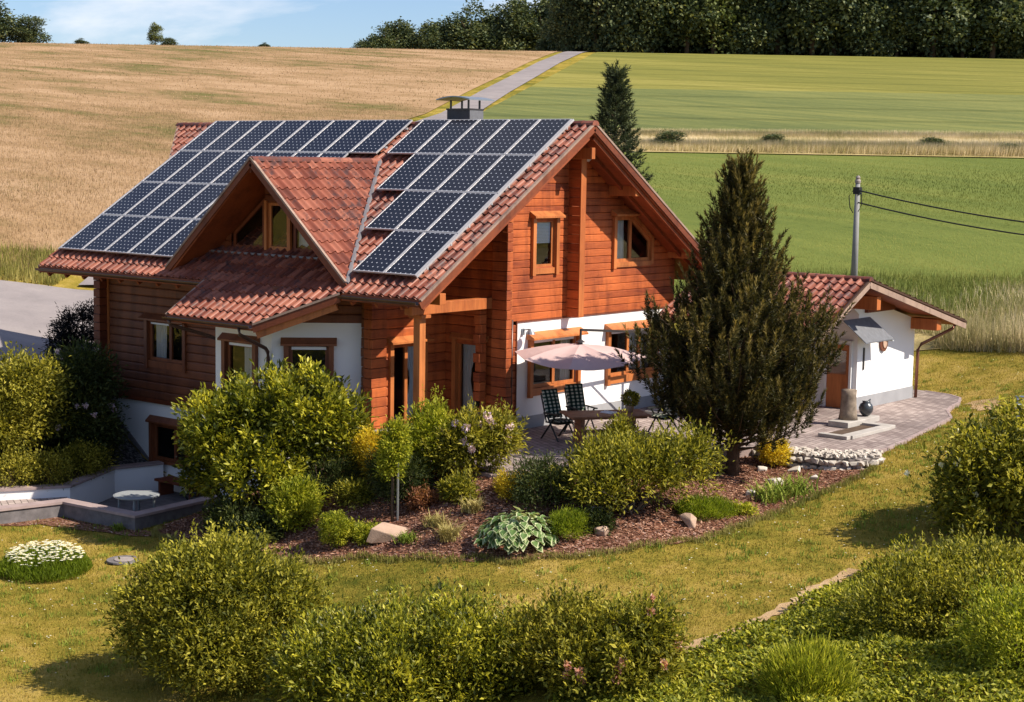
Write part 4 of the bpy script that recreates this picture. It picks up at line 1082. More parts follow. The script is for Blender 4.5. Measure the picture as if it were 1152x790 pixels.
# ------------------------------------------------------------------ steps, stump, pot by the garage
m = MB(); m.box(13.35, 13.92, 4.5, 6.2, -7.688, -7.54); st = m.build('stone_step', M['slab'], None, bevel=.015); tag(st, 'pale stone step carrying the tree stump beside the garage door', 'step')
m = MB(); m.box(13.96, 14.75, 5.15, 5.45, -7.688, -7.60); m.box(13.96, 14.75, 2.9, 3.1, -7.688, -7.60); m.box(14.5, 14.8, 3.1, 5.14, -7.688, -7.60)
tag(m.build('light_well', M['slab'], None, bevel=.01), 'pale stone surround of the sunken grate in front of the stone step', 'stone frame')
m = MB(); m.box(13.96, 14.5, 3.1, 5.15, -7.687, -7.66)
tag(m.build('doormat', M['greybrown'], None), 'dark mat lying inside the pale stone surround', 'mat')
m = MB(); m.lathe((13.62, 5.05, -7.54), [(.25,0),(.22,.15),(.20,.4),(.19,.62),(.20,.76),(.0,.78)], 18)
stp = m.build('tree_stump', M['bark_pale'], None, smooth=True); tag(stp, 'upright grey brown tree stump on the pale stone step', 'tree stump')
m = MB(); m.lathe((13.7, 5.85, -7.52), [(.09,0),(.17,.10),(.19,.2),(.15,.30),(.09,.34),(.11,.38),(.0,.38)], 18)
p_ = m.build('clay_jug', M['pot'], None, smooth=True); tag(p_, 'small dark glazed jug standing right of the tree stump', 'jug')
m = MB(); m.tube([(13.7,5.96,-7.15),(13.7,6.06,-7.12),(13.7,6.07,-7.22),(13.7,6.0,-7.3)], .018, 8); m.build('handle', M['pot'], p_)

# ------------------------------------------------------------------ cantilever parasol
UC = Vector((9.95, -.95, 0)); 
um = empty('cantilever_umbrella', (9.3, 3.3, -7.69), 0, 'dusty pink cantilever parasol leaning over the terrace table', 'parasol')
hub = Vector((9.80, -1.25, -5.46)); R0 = 1.6; tips = []
for k in range(8):
    a = 2*math.pi*(k+.5)/8+R_(6); tips.append(hub+Vector((math.cos(a)*R0, math.sin(a)*R0, -.27+.04*math.sin(a*2+1))))
for k in (6, 7): tips[k] = tips[k]+Vector((0,0,-.10))
m = MB(); V = [hub+Vector((0,0,.02))]; F = []
seg = 6; sub = 6
grid = {}
for k in range(8):
    A, B = tips[k], tips[(k+1) % 8]
    for i in range(1, seg+1):
        f = i/seg
        for j in range(sub):
            t = j/sub; p = hub.lerp(A.lerp(B, t), f)
            sag = math.sin(math.pi*t); p = p + Vector((0,0,-.07*sag*f + .06*math.sin(math.pi*f))) - (p-hub)*Vector((1,1,0))*(.05*sag*f)
            grid[(k, i, j)] = len(V); V.append(p)
for k in range(8):
    for j in range(sub):
        k2, j2 = (k, j+1) if j+1 < sub else ((k+1) % 8, 0)
        F.append((0, grid[(k,1,j)], grid[(k2,1,j2)]))
        for i in range(1, seg): F.append((grid[(k,i,j)], grid[(k,i+1,j)], grid[(k2,i+1,j2)], grid[(k2,i,j2)]))
m.add(V, F, .5); cn = m.build('canopy', M['cloth_pink'], um)
sm = cn.modifiers.new('thick', 'SOLIDIFY'); sm.thickness = .008
for k in range(8):
    m = MB(); m.beam(hub+Vector((0,0,-.06)), tips[k]+Vector((0,0,-.03)), .02, .025); m.build('rib', M['darkmetal'], um)
m = MB(); m.lathe(tuple(hub-Vector((0,0,.12))), [(.04,0),(.06,.06),(.05,.16),(.12,.17),(.05,.22),(.03,.24)], 12); m.build('hub', M['darkmetal'], um)
m = MB(); m.beam(hub+Vector((0,0,.1)), hub+Vector((0,0,.36)), .04, .04); m.beam(hub+Vector((0,0,.345)), Vector((9.3,3.3,-5.55)), .05, .06); m.build('arm', M['darkmetal'], um)
m = MB(); m.beam((9.3,3.3,-7.6), (9.3,3.3,-5.3), .08, .08); m.beam((9.3,3.3,-6.6), Vector((9.3,3.3,-5.55)).lerp(hub+Vector((0,0,.345)), .3), .03, .04); m.build('mast', M['darkmetal'], um)
m = MB(); m.box(8.85,9.75,2.85,3.75,-7.688,-7.61); m.build('base_plate', M['concrete'], um)

# ------------------------------------------------------------------ terrace table with its things
T = empty('garden_table', (10.95, -1.75, -7.69), 0, 'brown wooden garden table with plank sides under the pink parasol', 'table')
T.rotation_euler = (0, 0, R_(54))
tbx = T.location.copy()
def child_local(mb, name, mat, par, bevel=0):
    o = mb.build(name, mat, par, loc=(0,0,0), bevel=bevel); return o
m = MB()
for k in range(7): y = -.42+k*.14; m.box(-.98,.98, y-.066, y+.066, .71, .745)
m.box(-.9,.9,-.40,.40,.66,.70) ; child_local(m, 'table_top', M['table_wood'], T, .004)
for sx in (-.62, .62):
    m = MB()
    for k in range(4): m.box(sx-.05, sx+.05, -.33+.02*k, .33-.02*k, .04+k*.155, .18+k*.155)
    child_local(m, 'trestle', M['table_wood'], T, .006)
m = MB(); m.box(-.6,.6,-.05,.05,.25,.36); child_local(m, 'stretcher', M['table_wood'], T)
def on_table(x, y, z=.745):
    v = Matrix.Rotation(R_(54), 3, 'Z') @ Vector((x, y, z)); return tbx+v
c = on_table(.15,.02)
m = MB()
for k in range(9): m.box(c.x-.22+random.uniform(-.02,.02), c.x+.12+random.uniform(-.04,.04), c.y-.16+k*.03, c.y-.13+k*.03, c.z+.001, c.z+.012+random.uniform(0,.02))
tag(m.build('folded_napkins', M['blind'], None), 'small crumpled white cloth lying on the wooden garden table', 'cloth')
c = on_table(.62,.05)
m = MB(); m.lathe(tuple(c), [(.07,0),(.10,.14),(.105,.16),(.09,.155)], 14); pp = m.build('potted_plant', M['stone'], None, smooth=True); tag(pp, 'small green plant in a pot standing on the wooden garden table', 'potted plant')
POTPLANT = (pp, c)

# ------------------------------------------------------------------ garden chairs with checked cushions
def m_check():
    m, nt, out = new_mat('checked_cushion')
    tc = N(nt, 'ShaderNodeTexCoord'); sx = N(nt, 'ShaderNodeSeparateXYZ'); nt.links.new(tc.outputs['UV'], sx.inputs[0])
    def st(o, f, lim): return math_(nt, 'GREATER_THAN', math_(nt, 'FRACT', math_(nt, 'MULTIPLY', o, f)), lim)
    a = st(sx.outputs[0], 4, .48); b = st(sx.outputs[1], 8, .48)
    c = mixc(nt, mixc(nt, (.50,.48,.38), (.035,.06,.045), a), mixc(nt, (.05,.09,.065), (.012,.022,.02), a), b)
    prin(nt, out, c, .9, .1); return m
M['check'] = m_check()
M['chair_paint'] = m_simple('dark_green_lacquer', (.018,.022,.020), .45, .4, .1)
def cushion(p0, p1, w, th, nm, par):
    """slightly quilted pad between two points in the xz plane of the chair"""
    p0 = Vector(p0); p1 = Vector(p1); d = p1-p0; L = d.length; d.normalize(); nn = Vector((-d.z, 0, d.x))
    nu, nv = 12, 20; V = []; uv = []
    for s in (1, -1):
        for j in range(nv+1):
            for i in range(nu+1):
                a, b = i/nu, j/nv
                pf = (math.sin(math.pi*min(1,max(0,a)))**.35)*(math.sin(math.pi*b)**.3); pf *= 1-.22*abs(math.cos(math.pi*b*4))
                V.append(p0+d*(b*L)+Vector((0,(a-.5)*w,0))+nn*(th*.5*s*pf)); uv.append((a, b))
    F = []; k = (nu+1)*(nv+1)
    for j in range(nv):
        for i in range(nu):
            a = j*(nu+1)+i; F.append((a, a+1, a+nu+2, a+nu+1)); F.append((k+a, k+a+nu+1, k+a+nu+2, k+a+1))
    m = MB(); m.add(V, F, .5); o = m.build(nm, M['check'], par, smooth=True, loc=(0,0,0))
    ul = o.data.uv_layers.new(name='UVMap')
    for lp in o.data.loops: ul.data[lp.index].uv = uv[lp.vertex_index]
    return o
def chair_proto():
    r = empty('garden_chair', (0,0,0))
    # chair faces +X
    for y in (-.27, .27):
        m = MB(); m.tube([(.30,y,0),(-.02,y,.42),(-.14,y,.60)], .022, 6); m.build('leg', M['chair_paint'], r, loc=(0,0,0))
        m = MB(); m.tube([(-.34,y,0),(.02,y,.42),(.18,y,.62)], .022, 6); m.build('leg', M['chair_paint'], r, loc=(0,0,0))
        m = MB(); m.box(-.24,.30,y-.03,y+.03,.62,.65); m.build('armrest', M['chair_paint'], r, loc=(0,0,0))
    m = MB(); m.box(-.22,.26,-.25,.25,.40,.425); m.build('seat', M['chair_paint'], r, loc=(0,0,0))
    m = MB(); m.tube([(-.20,-.235,.42),(-.42,-.235,1.08)], .02, 6); m.tube([(-.20,.235,.42),(-.42,.235,1.08)], .02, 6)
    for z in (.55,.7,.85,1.0): x = -.20-(z-.42)/3; m.box(x-.012,x+.004,-.23,.23,z-.03,z+.03)
    m.build('backrest', M['chair_paint'], r, loc=(0,0,0))
    cushion((.26,0,.465), (-.18,0,.46), .48, .09, 'seat_cushion', r)
    cushion((-.165,0,.50), (-.40,0,1.16), .48, .10, 'back_cushion', r)
    return r
ch0 = chair_proto()
spots = [(9.75,-1.95,-12,'dark garden chair with a checked cushion at the left end of the terrace table'), (9.55,-.85,-24,'dark garden chair with a checked cushion behind the terrace table, against the white wall'), (11.1,.45,-100,'dark garden chair half hidden between the parasol table and the conifer')]
for i, (x, y, a, lb) in enumerate(spots):
    o = ch0 if i == 0 else copy_tree(ch0)
    o.location = (x, y, -7.69); o.rotation_euler = (0,0,R_(a)); tag(o, lb, 'chair', 'garden chairs round the terrace table')

# ------------------------------------------------------------------ patio furniture
R1 = empty('patio_table', (2.25,-8.55,-10.1), 0, 'round grey plastic table in the sunken patio', 'table')
m = MB(); m.lathe((2.25,-8.55,-10.1), [(.0,.93),(.50,.93),(.54,.945),(.545,.97),(.50,.985),(.0,.985)], 28); m.build('table_top', M['tabletop'], R1, smooth=False)
for k in range(4):
    a = math.pi/4+k*math.pi/2; m = MB(); m.tube([(2.25+.40*math.cos(a),-8.55+.40*math.sin(a),-9.17),(2.25+.44*math.cos(a),-8.55+.44*math.sin(a),-10.1)], .03, 8); m.build('leg', M['tabletop'], R1)
pc = copy_tree(ch0)
for ch_ in list(pc.children):
    if ch_.name.startswith(('seat_cushion','back_cushion')): bpy.data.objects.remove(ch_)
pc.location = (2.05,-6.6,-10.1); pc.rotation_euler = (0,0,R_(-100)); pc['label'] = 'dark garden chair without cushions standing in the shaded patio'; pc['group'] = 'garden chairs of the patio'
pc['category'] = 'chair'
# low bench with dark boards along the retaining wall
bn = empty('patio_bench', (-.2,-5.5,-10.1), 0, 'dark low bench against the white patio wall behind the round table', 'bench')
m = MB(); m.box(-1.2,1.6,-5.35,-4.8,-9.72,-9.66); m.build('seat', M['wood_dark'], bn)
for x in (-1.05, .2, 1.45):
    m = MB(); m.box(x-.04,x+.04,-5.3,-4.85,-10.1,-9.72); m.build('leg', M['wood_dark'], bn)
m = MB(); m.beam((2.35,-5.9,-10.1),(2.20,-5.75,-8.7),.12,.12); m.beam((2.35,-5.9,-9.9),(2.20,-5.75,-8.7),.26,.20)
tag(m.build('folded_parasol', M['soffit'], None, bevel=.03), 'dark reddish folded parasol leaning in the corner of the patio', 'parasol')

# ------------------------------------------------------------------ small things
zm_ = h1(5.04,-11.02)
m = MB(); m.lathe((5.04,-11.02,zm_), [(.0,.02),(.27,.022),(.28,.03),(.36,.032),(.37,.0)], 24)
mh = m.build('manhole_cover', M['cap_side'], None); tag(mh, 'round grey concrete manhole cover in the lawn', 'manhole cover')
m = MB(); m.lathe((5.04,-11.02,zm_+.03), [(.0,.012),(.20,.012),(.21,.0)], 20); m.build('lid', M['cover_stone'], mh)
def rock(x, y, rx, ry, rz, ro, mat, label, seed):
    z = h1(x, y); m = rocks('rock', [(x, y, z+rz*.5, rx, ry, rz, ro)], mat, seed=seed); o = m.build('rock', mat, None, bevel=.02)
    return tag(o, label, 'rock', 'rocks in the mulch bed')
rock(10.75,-8.78,.50,.25,.22,.75,M['stone'],'large tilted brown rock at the lawn edge below the thin sapling',3)
rock(15.74,-5.42,.24,.14,.17,-.4,M['stone'],'flat brown slab of rock below the bright green cushion plant',5)
rock(14.7,-6.9,.16,.13,.14,.2,M['stone'],'small brown rock under the gnarled stems of the azalea',8)
rock(15.47,-2.6,.14,.12,.12,.2,M['stone_w'],'small pale rock left of the strap leaved lily clump',11)
rock(15.25,-1.2,.22,.16,.14,1.2,M['stone_w'],'pale rounded rock just above the lily clump',12)
rock(15.0,0.0,.18,.13,.10,.1,M['stone_w'],'pale flat rock nearest the foot of the dry stone wall',15)
rock(15.72,-.35,.15,.12,.08,.4,M['stone_w'],'small pale rock right of the lily clump near the lawn',18)
rock(14.4,-.4,.16,.12,.09,.7,M['stone_w'],'small pale rock between conifer trunk and dry stone wall',19)
rock(9.05,-7.1,.30,.16,.22,.9,M['stone_w'],'grey angular rock in the mulch behind the thin sapling',22)
rock(14.1,-6.25,.16,.14,.14,.3,M['stone_w'],'pale stone at the foot of the azalea trunk',25)
rock(7.4,-9.3,.28,.2,.16,.3,M['stone'],'half buried brown rock at the left end of the bed',27)
rock(6.9,-5.6,.25,.18,.16,.3,M['stone_w'],'pale rock beside the porch corner above the golden shrub',29)
rock(7.6,-6.0,.2,.14,.12,.9,M['stone_w'],'small pale rock in front of the porch post',31)
# low wire hoops at the terrace edge
for i, (x, y, lb) in enumerate(((10.95,-6.0,'low steel wire hoop left at the terrace edge beside the lilac rhododendron'), (11.9,-5.75,'low steel wire hoop right at the terrace edge behind the golden cushion'))):
    m = MB(); m.tube([(x-.35,y-.05,-7.75),(x-.35,y-.05,-7.38),(x+.35,y+.05,-7.38),(x+.35,y+.05,-7.75)], .014, 6); tag(m.build('wire_hoop', M['steel'], None), lb, 'hoop')
# support stake of the sapling
zz = h1(10.45,-8.3)
m = MB(); m.tube([(10.52,-8.27,zz-.1),(10.52,-8.27,zz+1.25)], .025, 8); tag(m.build('plant_stake', M['steel'], None), 'thin grey stake standing beside the sapling stem', 'stake')
# grey bench at the right edge of the lawn
zb = h1(17.3,7.4)
B = empty('lawn_chair', (17.35,7.5,zb), R_(200), 'grey garden chair standing on the lawn at the right edge', 'chair')
for x in (-.25,.25):
    for y in (-.25,.25):
        m = MB(); m.box(x-.03,x+.03,y-.03,y+.03,0,.42 if x > 0 else .44); m.build('leg', M['bench_grey'], B, loc=(0,0,0))
m = MB(); m.box(-.3,.32,-.3,.3,.42,.46); m.build('seat', M['bench_grey'], B, loc=(0,0,0))
m = MB(); m.beam((-.28,0,.46),(-.45,0,1.08),.58,.04,up=(1,0,.3)); m.build('backrest', M['bench_grey'], B, loc=(0,0,0))
for y in (-.31,.31):
    m = MB(); m.box(-.32,.34,y-.035,y+.035,.63,.66); m.box(.27,.32,y-.025,y+.025,.42,.63); m.build('armrest', M['bench_grey'], B, loc=(0,0,0))

# ------------------------------------------------------------------ power pole
px_, py_ = 4.66, 21.97
gz0 = h1(px_, py_)
pole = empty('utility_pole', (px_,py_,gz0), 0, 'slim grey concrete pole carrying two black cables behind the garage', 'pole')
m = MB(); m.tube([(px_,py_,gz0-.3),(px_,py_,-1.72)], [.14,.085], 14); m.build('shaft', M['concrete'], pole, smooth=True)
m = MB(); m.lathe((px_,py_,-1.72), [(.10,0),(.11,.08),(.07,.16),(.09,.2),(.04,.28)], 12); m.build('cap', M['cover_stone'], pole)
m = MB(); m.box(px_-.12,px_+.12,py_-.12,py_+.12,-2.12,-1.86); m.build('clamp', M['black'], pole)
m = MB(); m.tube([(px_+.1,py_-.1,-2.0),(px_+.24,py_-.15,-2.15),(px_+.26,py_-.15,-2.5),(px_+.12,py_-.12,-2.75)], .018, 6); m.tube([(px_-.1,py_-.1,-1.95),(px_-.26,py_-.15,-2.2),(px_-.22,py_-.12,-2.6),(px_-.1,py_-.1,-2.8)], .018, 6)
m.build('cable_loop', M['black'], pole)
for (za, zb_, lb) in ((-1.98, -.95, 'upper black cable sagging away from the utility pole'), (-2.42, -1.35, 'lower black cable sagging away from the utility pole')):
    A = Vector((px_+.08, py_-.08, za)); 
    ex, ey = from_ds(44, 30); Bp = Vector((float(ex), float(ey), zb_-1.2))
    pts = []
    for i in range(25):
        t = i/24; p = A.lerp(Bp, t); p.z -= 4*1.1*t*(1-t); pts.append(p)
    m = MB(); m.tube(pts, .028, 6); tag(m.build('power_cable', M['black'], None), lb, 'cable')
# ------------------------------------------------------------------ plants
def unit(v): return v/np.maximum(1e-9, np.linalg.norm(v, axis=-1, keepdims=True))
def leaves_mesh(name, P, D, Nn, L, Wd, mat, rnd, parent=None, fold=.18, tipw=.5):
    """folded leaf: base, side, tip, side"""
    n = len(P); S = unit(np.cross(D, Nn)); Nn = unit(np.cross(S, D))
    L = np.broadcast_to(L, (n,))[:, None]; Wd = np.broadcast_to(Wd, (n,))[:, None]
    v0 = P; v1 = P+D*L*tipw+S*Wd*.5+Nn*Wd*fold; v2 = P+D*L-Nn*L*.08; v3 = P+D*L*tipw-S*Wd*.5+Nn*Wd*fold
    V = np.stack([v0, v1, v2, v3], 1).reshape(-1, 3)
    b = np.arange(n)*4; F = np.concatenate([np.stack([b, b+1, b+2], 1), np.stack([b, b+2, b+3], 1)])
    return np_mesh(name, V, F, mat, rnd=np.repeat(rnd, 4), parent=parent)

def blob_points(blobs, n, g, shell=.45, lump=.16, clusters=0, cr=.16):
    """points near the outside of a union of lumpy ellipsoids; returns points + outward dirs"""
    B = np.array(blobs, float); vol = (B[:,3]*B[:,4]*B[:,5])**(2/3); pr = vol/vol.sum()
    ph = g.uniform(0, 6.28, (len(B), 6))
    def lumpy(k, d):
        return 1+lump*(np.sin(d[:,0]*5+ph[k,0])*np.sin(d[:,1]*5+ph[k,1])+.7*np.sin(d[:,2]*7+d[:,0]*4+ph[k,2])+.5*np.sin(d[:,1]*11+ph[k,3])*np.sin(d[:,0]*9+ph[k,4]))
    out = []; od = []; tot = 0
    m_ = clusters if clusters else n
    while tot < m_:
        k = g.choice(len(B), m_*2, p=pr); d = unit(g.normal(size=(m_*2, 3))); 
        r = np.minimum(1.04, 1-np.abs(g.normal(0, shell*.42, m_*2)))*lumpy(k, d)
        r = np.maximum(r, .1)
        p = B[k,:3]+d*B[k,3:6]*r[:,None]
        keep = np.ones(len(p), bool)
        for j in range(len(B)):
            q = (p-B[j,:3])/B[j,3:6]; keep &= ~((np.linalg.norm(q, axis=1) < (1-shell)*.92) & (k != j))
        keep &= d[:,2] > -.75
        nrm = unit(d/B[k,3:6])
        out.append(p[keep]); od.append(nrm[keep]); tot += keep.sum()
    P = np.concatenate(out)[:m_]; D = np.concatenate(od)[:m_]
    if clusters:
        i = g.integers(0, m_, n); off = g.normal(0, cr, (n, 3)); P2 = P[i]+off; D = unit(D[i]+unit(off)*.8); return P2, D, i
    return P, D, np.arange(m_)

def shrub(name, label, cat, base, blobs, n, leaf, width, mat, seed, clusters=None, cr=.13, up=.35, shell=.5, lump=.16, spread=.6, stems=7, stem_mat='bark', group=None, inner=.35, flowers=None, sprigs=0, in_world=False):
    """blobs are relative to base"""
    g = np.random.default_rng(seed); bx, by = base; bz = h1(bx, by) if not in_world else base[2]
    root = empty(name, (bx, by, bz), 0, label, cat, group)
    Bl = [(bx+a, by+b, bz+c, d, e, f) for a, b, c, d, e, f in blobs]
    clusters = int((clusters or max(40, n//14))*.62); cr = cr*1.12; lump = lump*1.5
    P, D, ci = blob_points(Bl, n, g, shell, lump, clusters, cr)
    crn = g.normal(0, .22, clusters)
    D = unit(D+np.array([0,0,up])+g.normal(0, spread, (n,3)))
    Nn = unit(g.normal(0, .5, (n,3))+np.array([0,0,1.0]))
    L = leaf*g.uniform(.65, 1.25, n)
    P = P[:]; low = P[:,2] < h(P[:,0], P[:,1])+.02; P[low, 2] += .15
    rnd = np.clip(g.uniform(0, 1, n)*.75+.12+crn[ci], 0, 1)
    if sprigs:   # long shoots that break the outline
        Ps, Ds, _ = blob_points(Bl, sprigs, g, .12, lump); Ds = unit(Ds*.5+np.array([0,0,.9])+g.normal(0,.25,(sprigs,3)))
        k = 10; t = np.tile(np.linspace(.05, 1, k), sprigs); len_ = np.repeat(g.uniform(.15, .42, sprigs), k)
        PP = np.repeat(Ps, k, 0)+np.repeat(Ds, k, 0)*(t*len_)[:,None]
        DD = unit(np.repeat(Ds, k, 0)*.8+g.normal(0, .6, (len(PP), 3)))
        P = np.concatenate([P, PP]); D = np.concatenate([D, DD]); Nn = np.concatenate([Nn, unit(g.normal(0,.5,(len(PP),3))+np.array([0,0,1.]))])
        L = np.concatenate([L, leaf*g.uniform(.5,.9,len(PP))]); rnd = np.concatenate([rnd, g.uniform(.3,1,len(PP))])
    leaves_mesh('foliage', P, D, Nn, L*1.18, L*width*1.25, M[mat], rnd, root)
    if stems:
        m = MB(); rr = random.Random(seed)
        for s in range(stems):
            b = rr.choice(Bl); tx, ty, tz = b[0]+rr.uniform(-.5,.5)*b[3], b[1]+rr.uniform(-.5,.5)*b[4], b[2]+rr.uniform(-.1,.6)*b[5]
            x0, y0 = bx+rr.uniform(-.12,.12), by+rr.uniform(-.12,.12)
            mid = ((x0*1.0+tx)/2+rr.uniform(-.15,.15), (y0+ty)/2+rr.uniform(-.15,.15), bz+(tz-bz)*.45)
            m.tube([(x0,y0,bz-.1), mid, (tx,ty,tz)], [.035,.024,.008], 6)
        m.build('stems', M[stem_mat], root, smooth=True)
    if flowers:
        nf, fsize, fmat, where = flowers
        Pf, Df, _ = blob_points(Bl, nf*6, g, .10, lump)
        k = where(Pf-np.array([bx,by,bz])) if where else np.ones(len(Pf), bool)
        k &= Df[:,2] > -.1
        Pf, Df = Pf[k][:nf], Df[k][:nf]; q = 34
        PP = np.repeat(Pf, q, 0)+unit(g.normal(size=(len(Pf)*q,3)))*fsize*.35+np.repeat(Df, q, 0)*fsize*.3; DD = unit(np.repeat(Df, q, 0)+g.normal(0,.8,(len(PP),3)))
        leaves_mesh('blossom', PP, DD, unit(g.normal(size=(len(PP),3))), fsize*.5, fsize*.4, M[fmat], g.uniform(0,1,len(PP)), root)
    return root

# -- big laurel / rhododendron in front of the bay
shrub('laurel_bush', 'big rounded bush with glossy yellow green leaves in front of the bay windows', 'bush', (6.1,-7.95),
      [(0,.0,1.35,1.45,1.2,1.1),(-.75,-.5,1.55,1.05,1.0,1.0),(.75,.55,2.15,1.1,1.0,.95),(-.1,.1,2.15,1.1,1.1,.78),(.2,-.6,.9,1.35,1.0,.8),(1.25,.9,1.6,.85,.8,.9),(-1.0,-.5,.95,.85,.85,.7)],
      30000, .125, .42, 'lf_rhodo', 11, clusters=1150, cr=.095, up=.5, lump=.08, spread=.55, sprigs=30)
# -- shrubs on the left bank
shrub('broom_bush', 'loose olive yellow bush on the bank at the far left', 'bush', (-2.9,-8.4),
      [(0,0,1.4,1.2,1.1,.95),(.2,.2,1.95,.9,.85,.8),(-.9,-.7,1.45,1.1,1.1,1.0),(.35,-.7,.95,.75,.8,.6),(-.3,-1.5,.9,1.0,1.0,.7)],
      26000, .10, .42, 'lf_olive', 12, cr=.12, up=.3, lump=.2, sprigs=260)
shrub('dark_rhododendron', 'dark shaded bush with a few pale flowers against the house corner', 'bush', (-3.3,-6.3),
      [(0,0,1.2,1.1,1.0,1.0),(.8,-.4,.7,.8,.8,.7),(.35,-.1,1.9,.85,.8,.7),(-.7,.3,1.2,.9,1.0,.9),(.5,-.4,.9,.9,.9,.8)],
      16000, .12, .36, 'lf_dark', 13, cr=.12, flowers=(16, .14, 'petal_p', None), sprigs=40)
shrub('dark_bush', 'round almost black leaved bush beside the driveway', 'bush', (-7.5,-2.8),
      [(0,0,.85,1.3,1.3,.9),(-.1,.1,1.5,1.1,1.1,.8)], 13000, .10, .3, 'lf_purple', 14, cr=.08, lump=.07, up=.1, sprigs=40)
shrub('dwarf_bush', 'low yellowish shrub at the foot of the left bank', 'bush', (-1.9,-9.2), [(0,0,.35,.8,.7,.4),(.6,.7,.35,.5,.5,.4),(-.5,-.9,.35,.7,.7,.4)], 7000, .07, .4, 'lf_olive', 15, stems=0, cr=.08)
shrub('dwarf_bush', 'low olive shrub beside the stone cap of the patio wall', 'bush', (-1.75,-7.3), [(0,0,.35,.6,.5,.45),(-.2,.6,.3,.45,.4,.35)], 4500, .07, .4, 'lf_olive', 16, stems=0, cr=.08)
shrub('fern_clump', 'dark low undergrowth in the shade between bank shrubs and patio', 'fern', (-2.9,-6.6), [(0,0,.25,.8,.7,.4),(.4,.6,.15,.5,.5,.35)], 4500, .10, .25, 'lf_dark', 17, stems=0)

# -- foreground shrubs
shrub('viburnum_bush', 'large round bush with small pale green leaves at the lower left', 'bush', (12.6,-14.6),
      [(0,0,1.1,1.25,1.25,1.1),(-.7,-.5,1.0,.95,.95,.9),(.6,.5,1.0,.95,.95,.9),(0,0,1.6,.9,.9,.7),(.5,-.55,.65,1.0,1.0,.8),(-.55,.6,.8,.9,.9,.8)],
      40000, .085, .42, 'lf_shrub', 21, clusters=2600, cr=.085, up=.5, lump=.12, sprigs=420)
shrub('privet_bush', 'bushy green shrub at the bottom edge left of the middle', 'bush', (16.2,-14.3),
      [(0,0,.55,1.1,1.1,.8),(.75,.55,.65,.95,.95,.85),(-.75,-.6,.4,.9,.9,.7),(1.35,1.05,.5,.8,.8,.75),(.3,-.5,.4,.9,.9,.7)],
      34000, .085, .4, 'lf_rhodo', 22, clusters=2000, cr=.09, up=.6, lump=.16, sprigs=420)
shrub('pale_bush', 'small pale leaved shrub at the bottom edge right of the middle', 'bush', (18.35,-12.9),
      [(0,0,.5,.75,.75,.7),(.35,.3,.85,.5,.5,.5)], 11000, .075, .4, 'lf_olive', 23, cr=.08, up=.7, sprigs=180)
shrub('flowering_bush', 'dark green shrub with salmon coloured blossoms at the bottom edge', 'bush', (19.5,-12.7),
      [(0,0,.3,.72,.72,.7),(.25,.2,.75,.42,.42,.48),(-.4,-.4,.2,.55,.55,.5)], 14000, .095, .36, 'lf_shrub', 24, cr=.09, up=.3, sprigs=160, flowers=(24, .14, 'petal_r', None))
# -- right side
shrub('cherry_laurel', 'tall dark glossy bush with bare twigs at the right edge of the lawn', 'bush', (20.9,-2.3),
      [(0,0,1.0,1.15,1.1,.95),(.5,.9,1.45,1.0,1.0,.95),(-.3,-.5,.8,.9,.9,.8),(.9,1.5,1.3,1.1,1.2,1.2),(1.2,.2,1.2,1.1,1.1,1.1)],
      26000, .12, .42, 'lf_shrub', 31, clusters=1300, cr=.10, up=.2, lump=.2, spread=.8, sprigs=200, stems=22, stem_mat='bark_pale', flowers=(16,.10,'petal_w',None))
shrub('boxwood_bush', 'wide fine leaved bush in front of the cherry laurel at the right', 'bush', (22.2,-8.1),
      [(0,0,.45,1.0,1.0,.7),(.6,.7,.55,1.0,1.0,.75),(1.1,-.3,.4,1.0,1.0,.7),(-.2,-.8,.3,.8,.8,.5),(1.5,1.3,.5,.9,.9,.75),(.1,1.1,.4,.7,.7,.6)],
      34000, .07, .42, 'lf_shrub', 32, clusters=2300, cr=.08, up=.5, lump=.14, sprigs=200)
shrub('bright_bush', 'bright yellow green bush in the lower right corner', 'bush', (24.6,-10.1),
      [(0,0,.45,.9,.9,.7),(.5,.7,.55,.8,.8,.7)], 15000, .07, .35, 'lf_bright', 33, cr=.08, up=.6, sprigs=120)
shrub('feathery_bush', 'small feathery light green bush at the bottom edge in the ground cover', 'bush', (22.25,-12.1),
      [(0,0,.25,.62,.62,.42)], 9000, .11, .12, 'lf_bright', 34, cr=.06, up=1.4, spread=.4, lump=.08)

# -- bed planting
shrub('azalea', 'spreading azalea with yellow green leaves and gnarled stems in the middle of the bed', 'bush', (14.5,-5.6),
      [(0,0,.75,.95,.9,.55),(-.6,-.35,.85,.65,.6,.5),(.65,.7,1.0,.75,.7,.55),(.15,.1,1.02,.75,.7,.40),(.85,1.05,1.2,.38,.38,.42),(-.2,-.8,.55,.6,.55,.42)],
      14000, .10, .34, 'lf_shrub', 41, clusters=850, cr=.09, up=.5, lump=.2, shell=.7, stems=12, stem_mat='bark_pale', sprigs=160)
shrub('lavender_bush', 'grey green low shrub left of the azalea in the bed', 'bush', (13.1,-6.7), [(0,0,.45,.6,.6,.5),(-.4,.3,.4,.5,.5,.4)], 6000, .08, .25, 'lf_dark', 42, cr=.08)
shrub('dwarf_conifer', 'small dark green cushion conifer right of the hosta', 'bush', (14.25,-7.35), [(0,0,.22,.33,.33,.30)], 5000, .06, .16, 'lf_moss', 43, stems=0, cr=.04, up=1.0)
shrub('cushion_plant', 'bright green mossy cushion plant on the mulch below the azalea', 'plant', (15.6,-4.75), [(0,0,.10,.50,.42,.26),(.2,.35,.08,.35,.35,.22)], 9000, .06, .16, 'lf_moss', 44, stems=0, cr=.04, up=1.2, lump=.08)
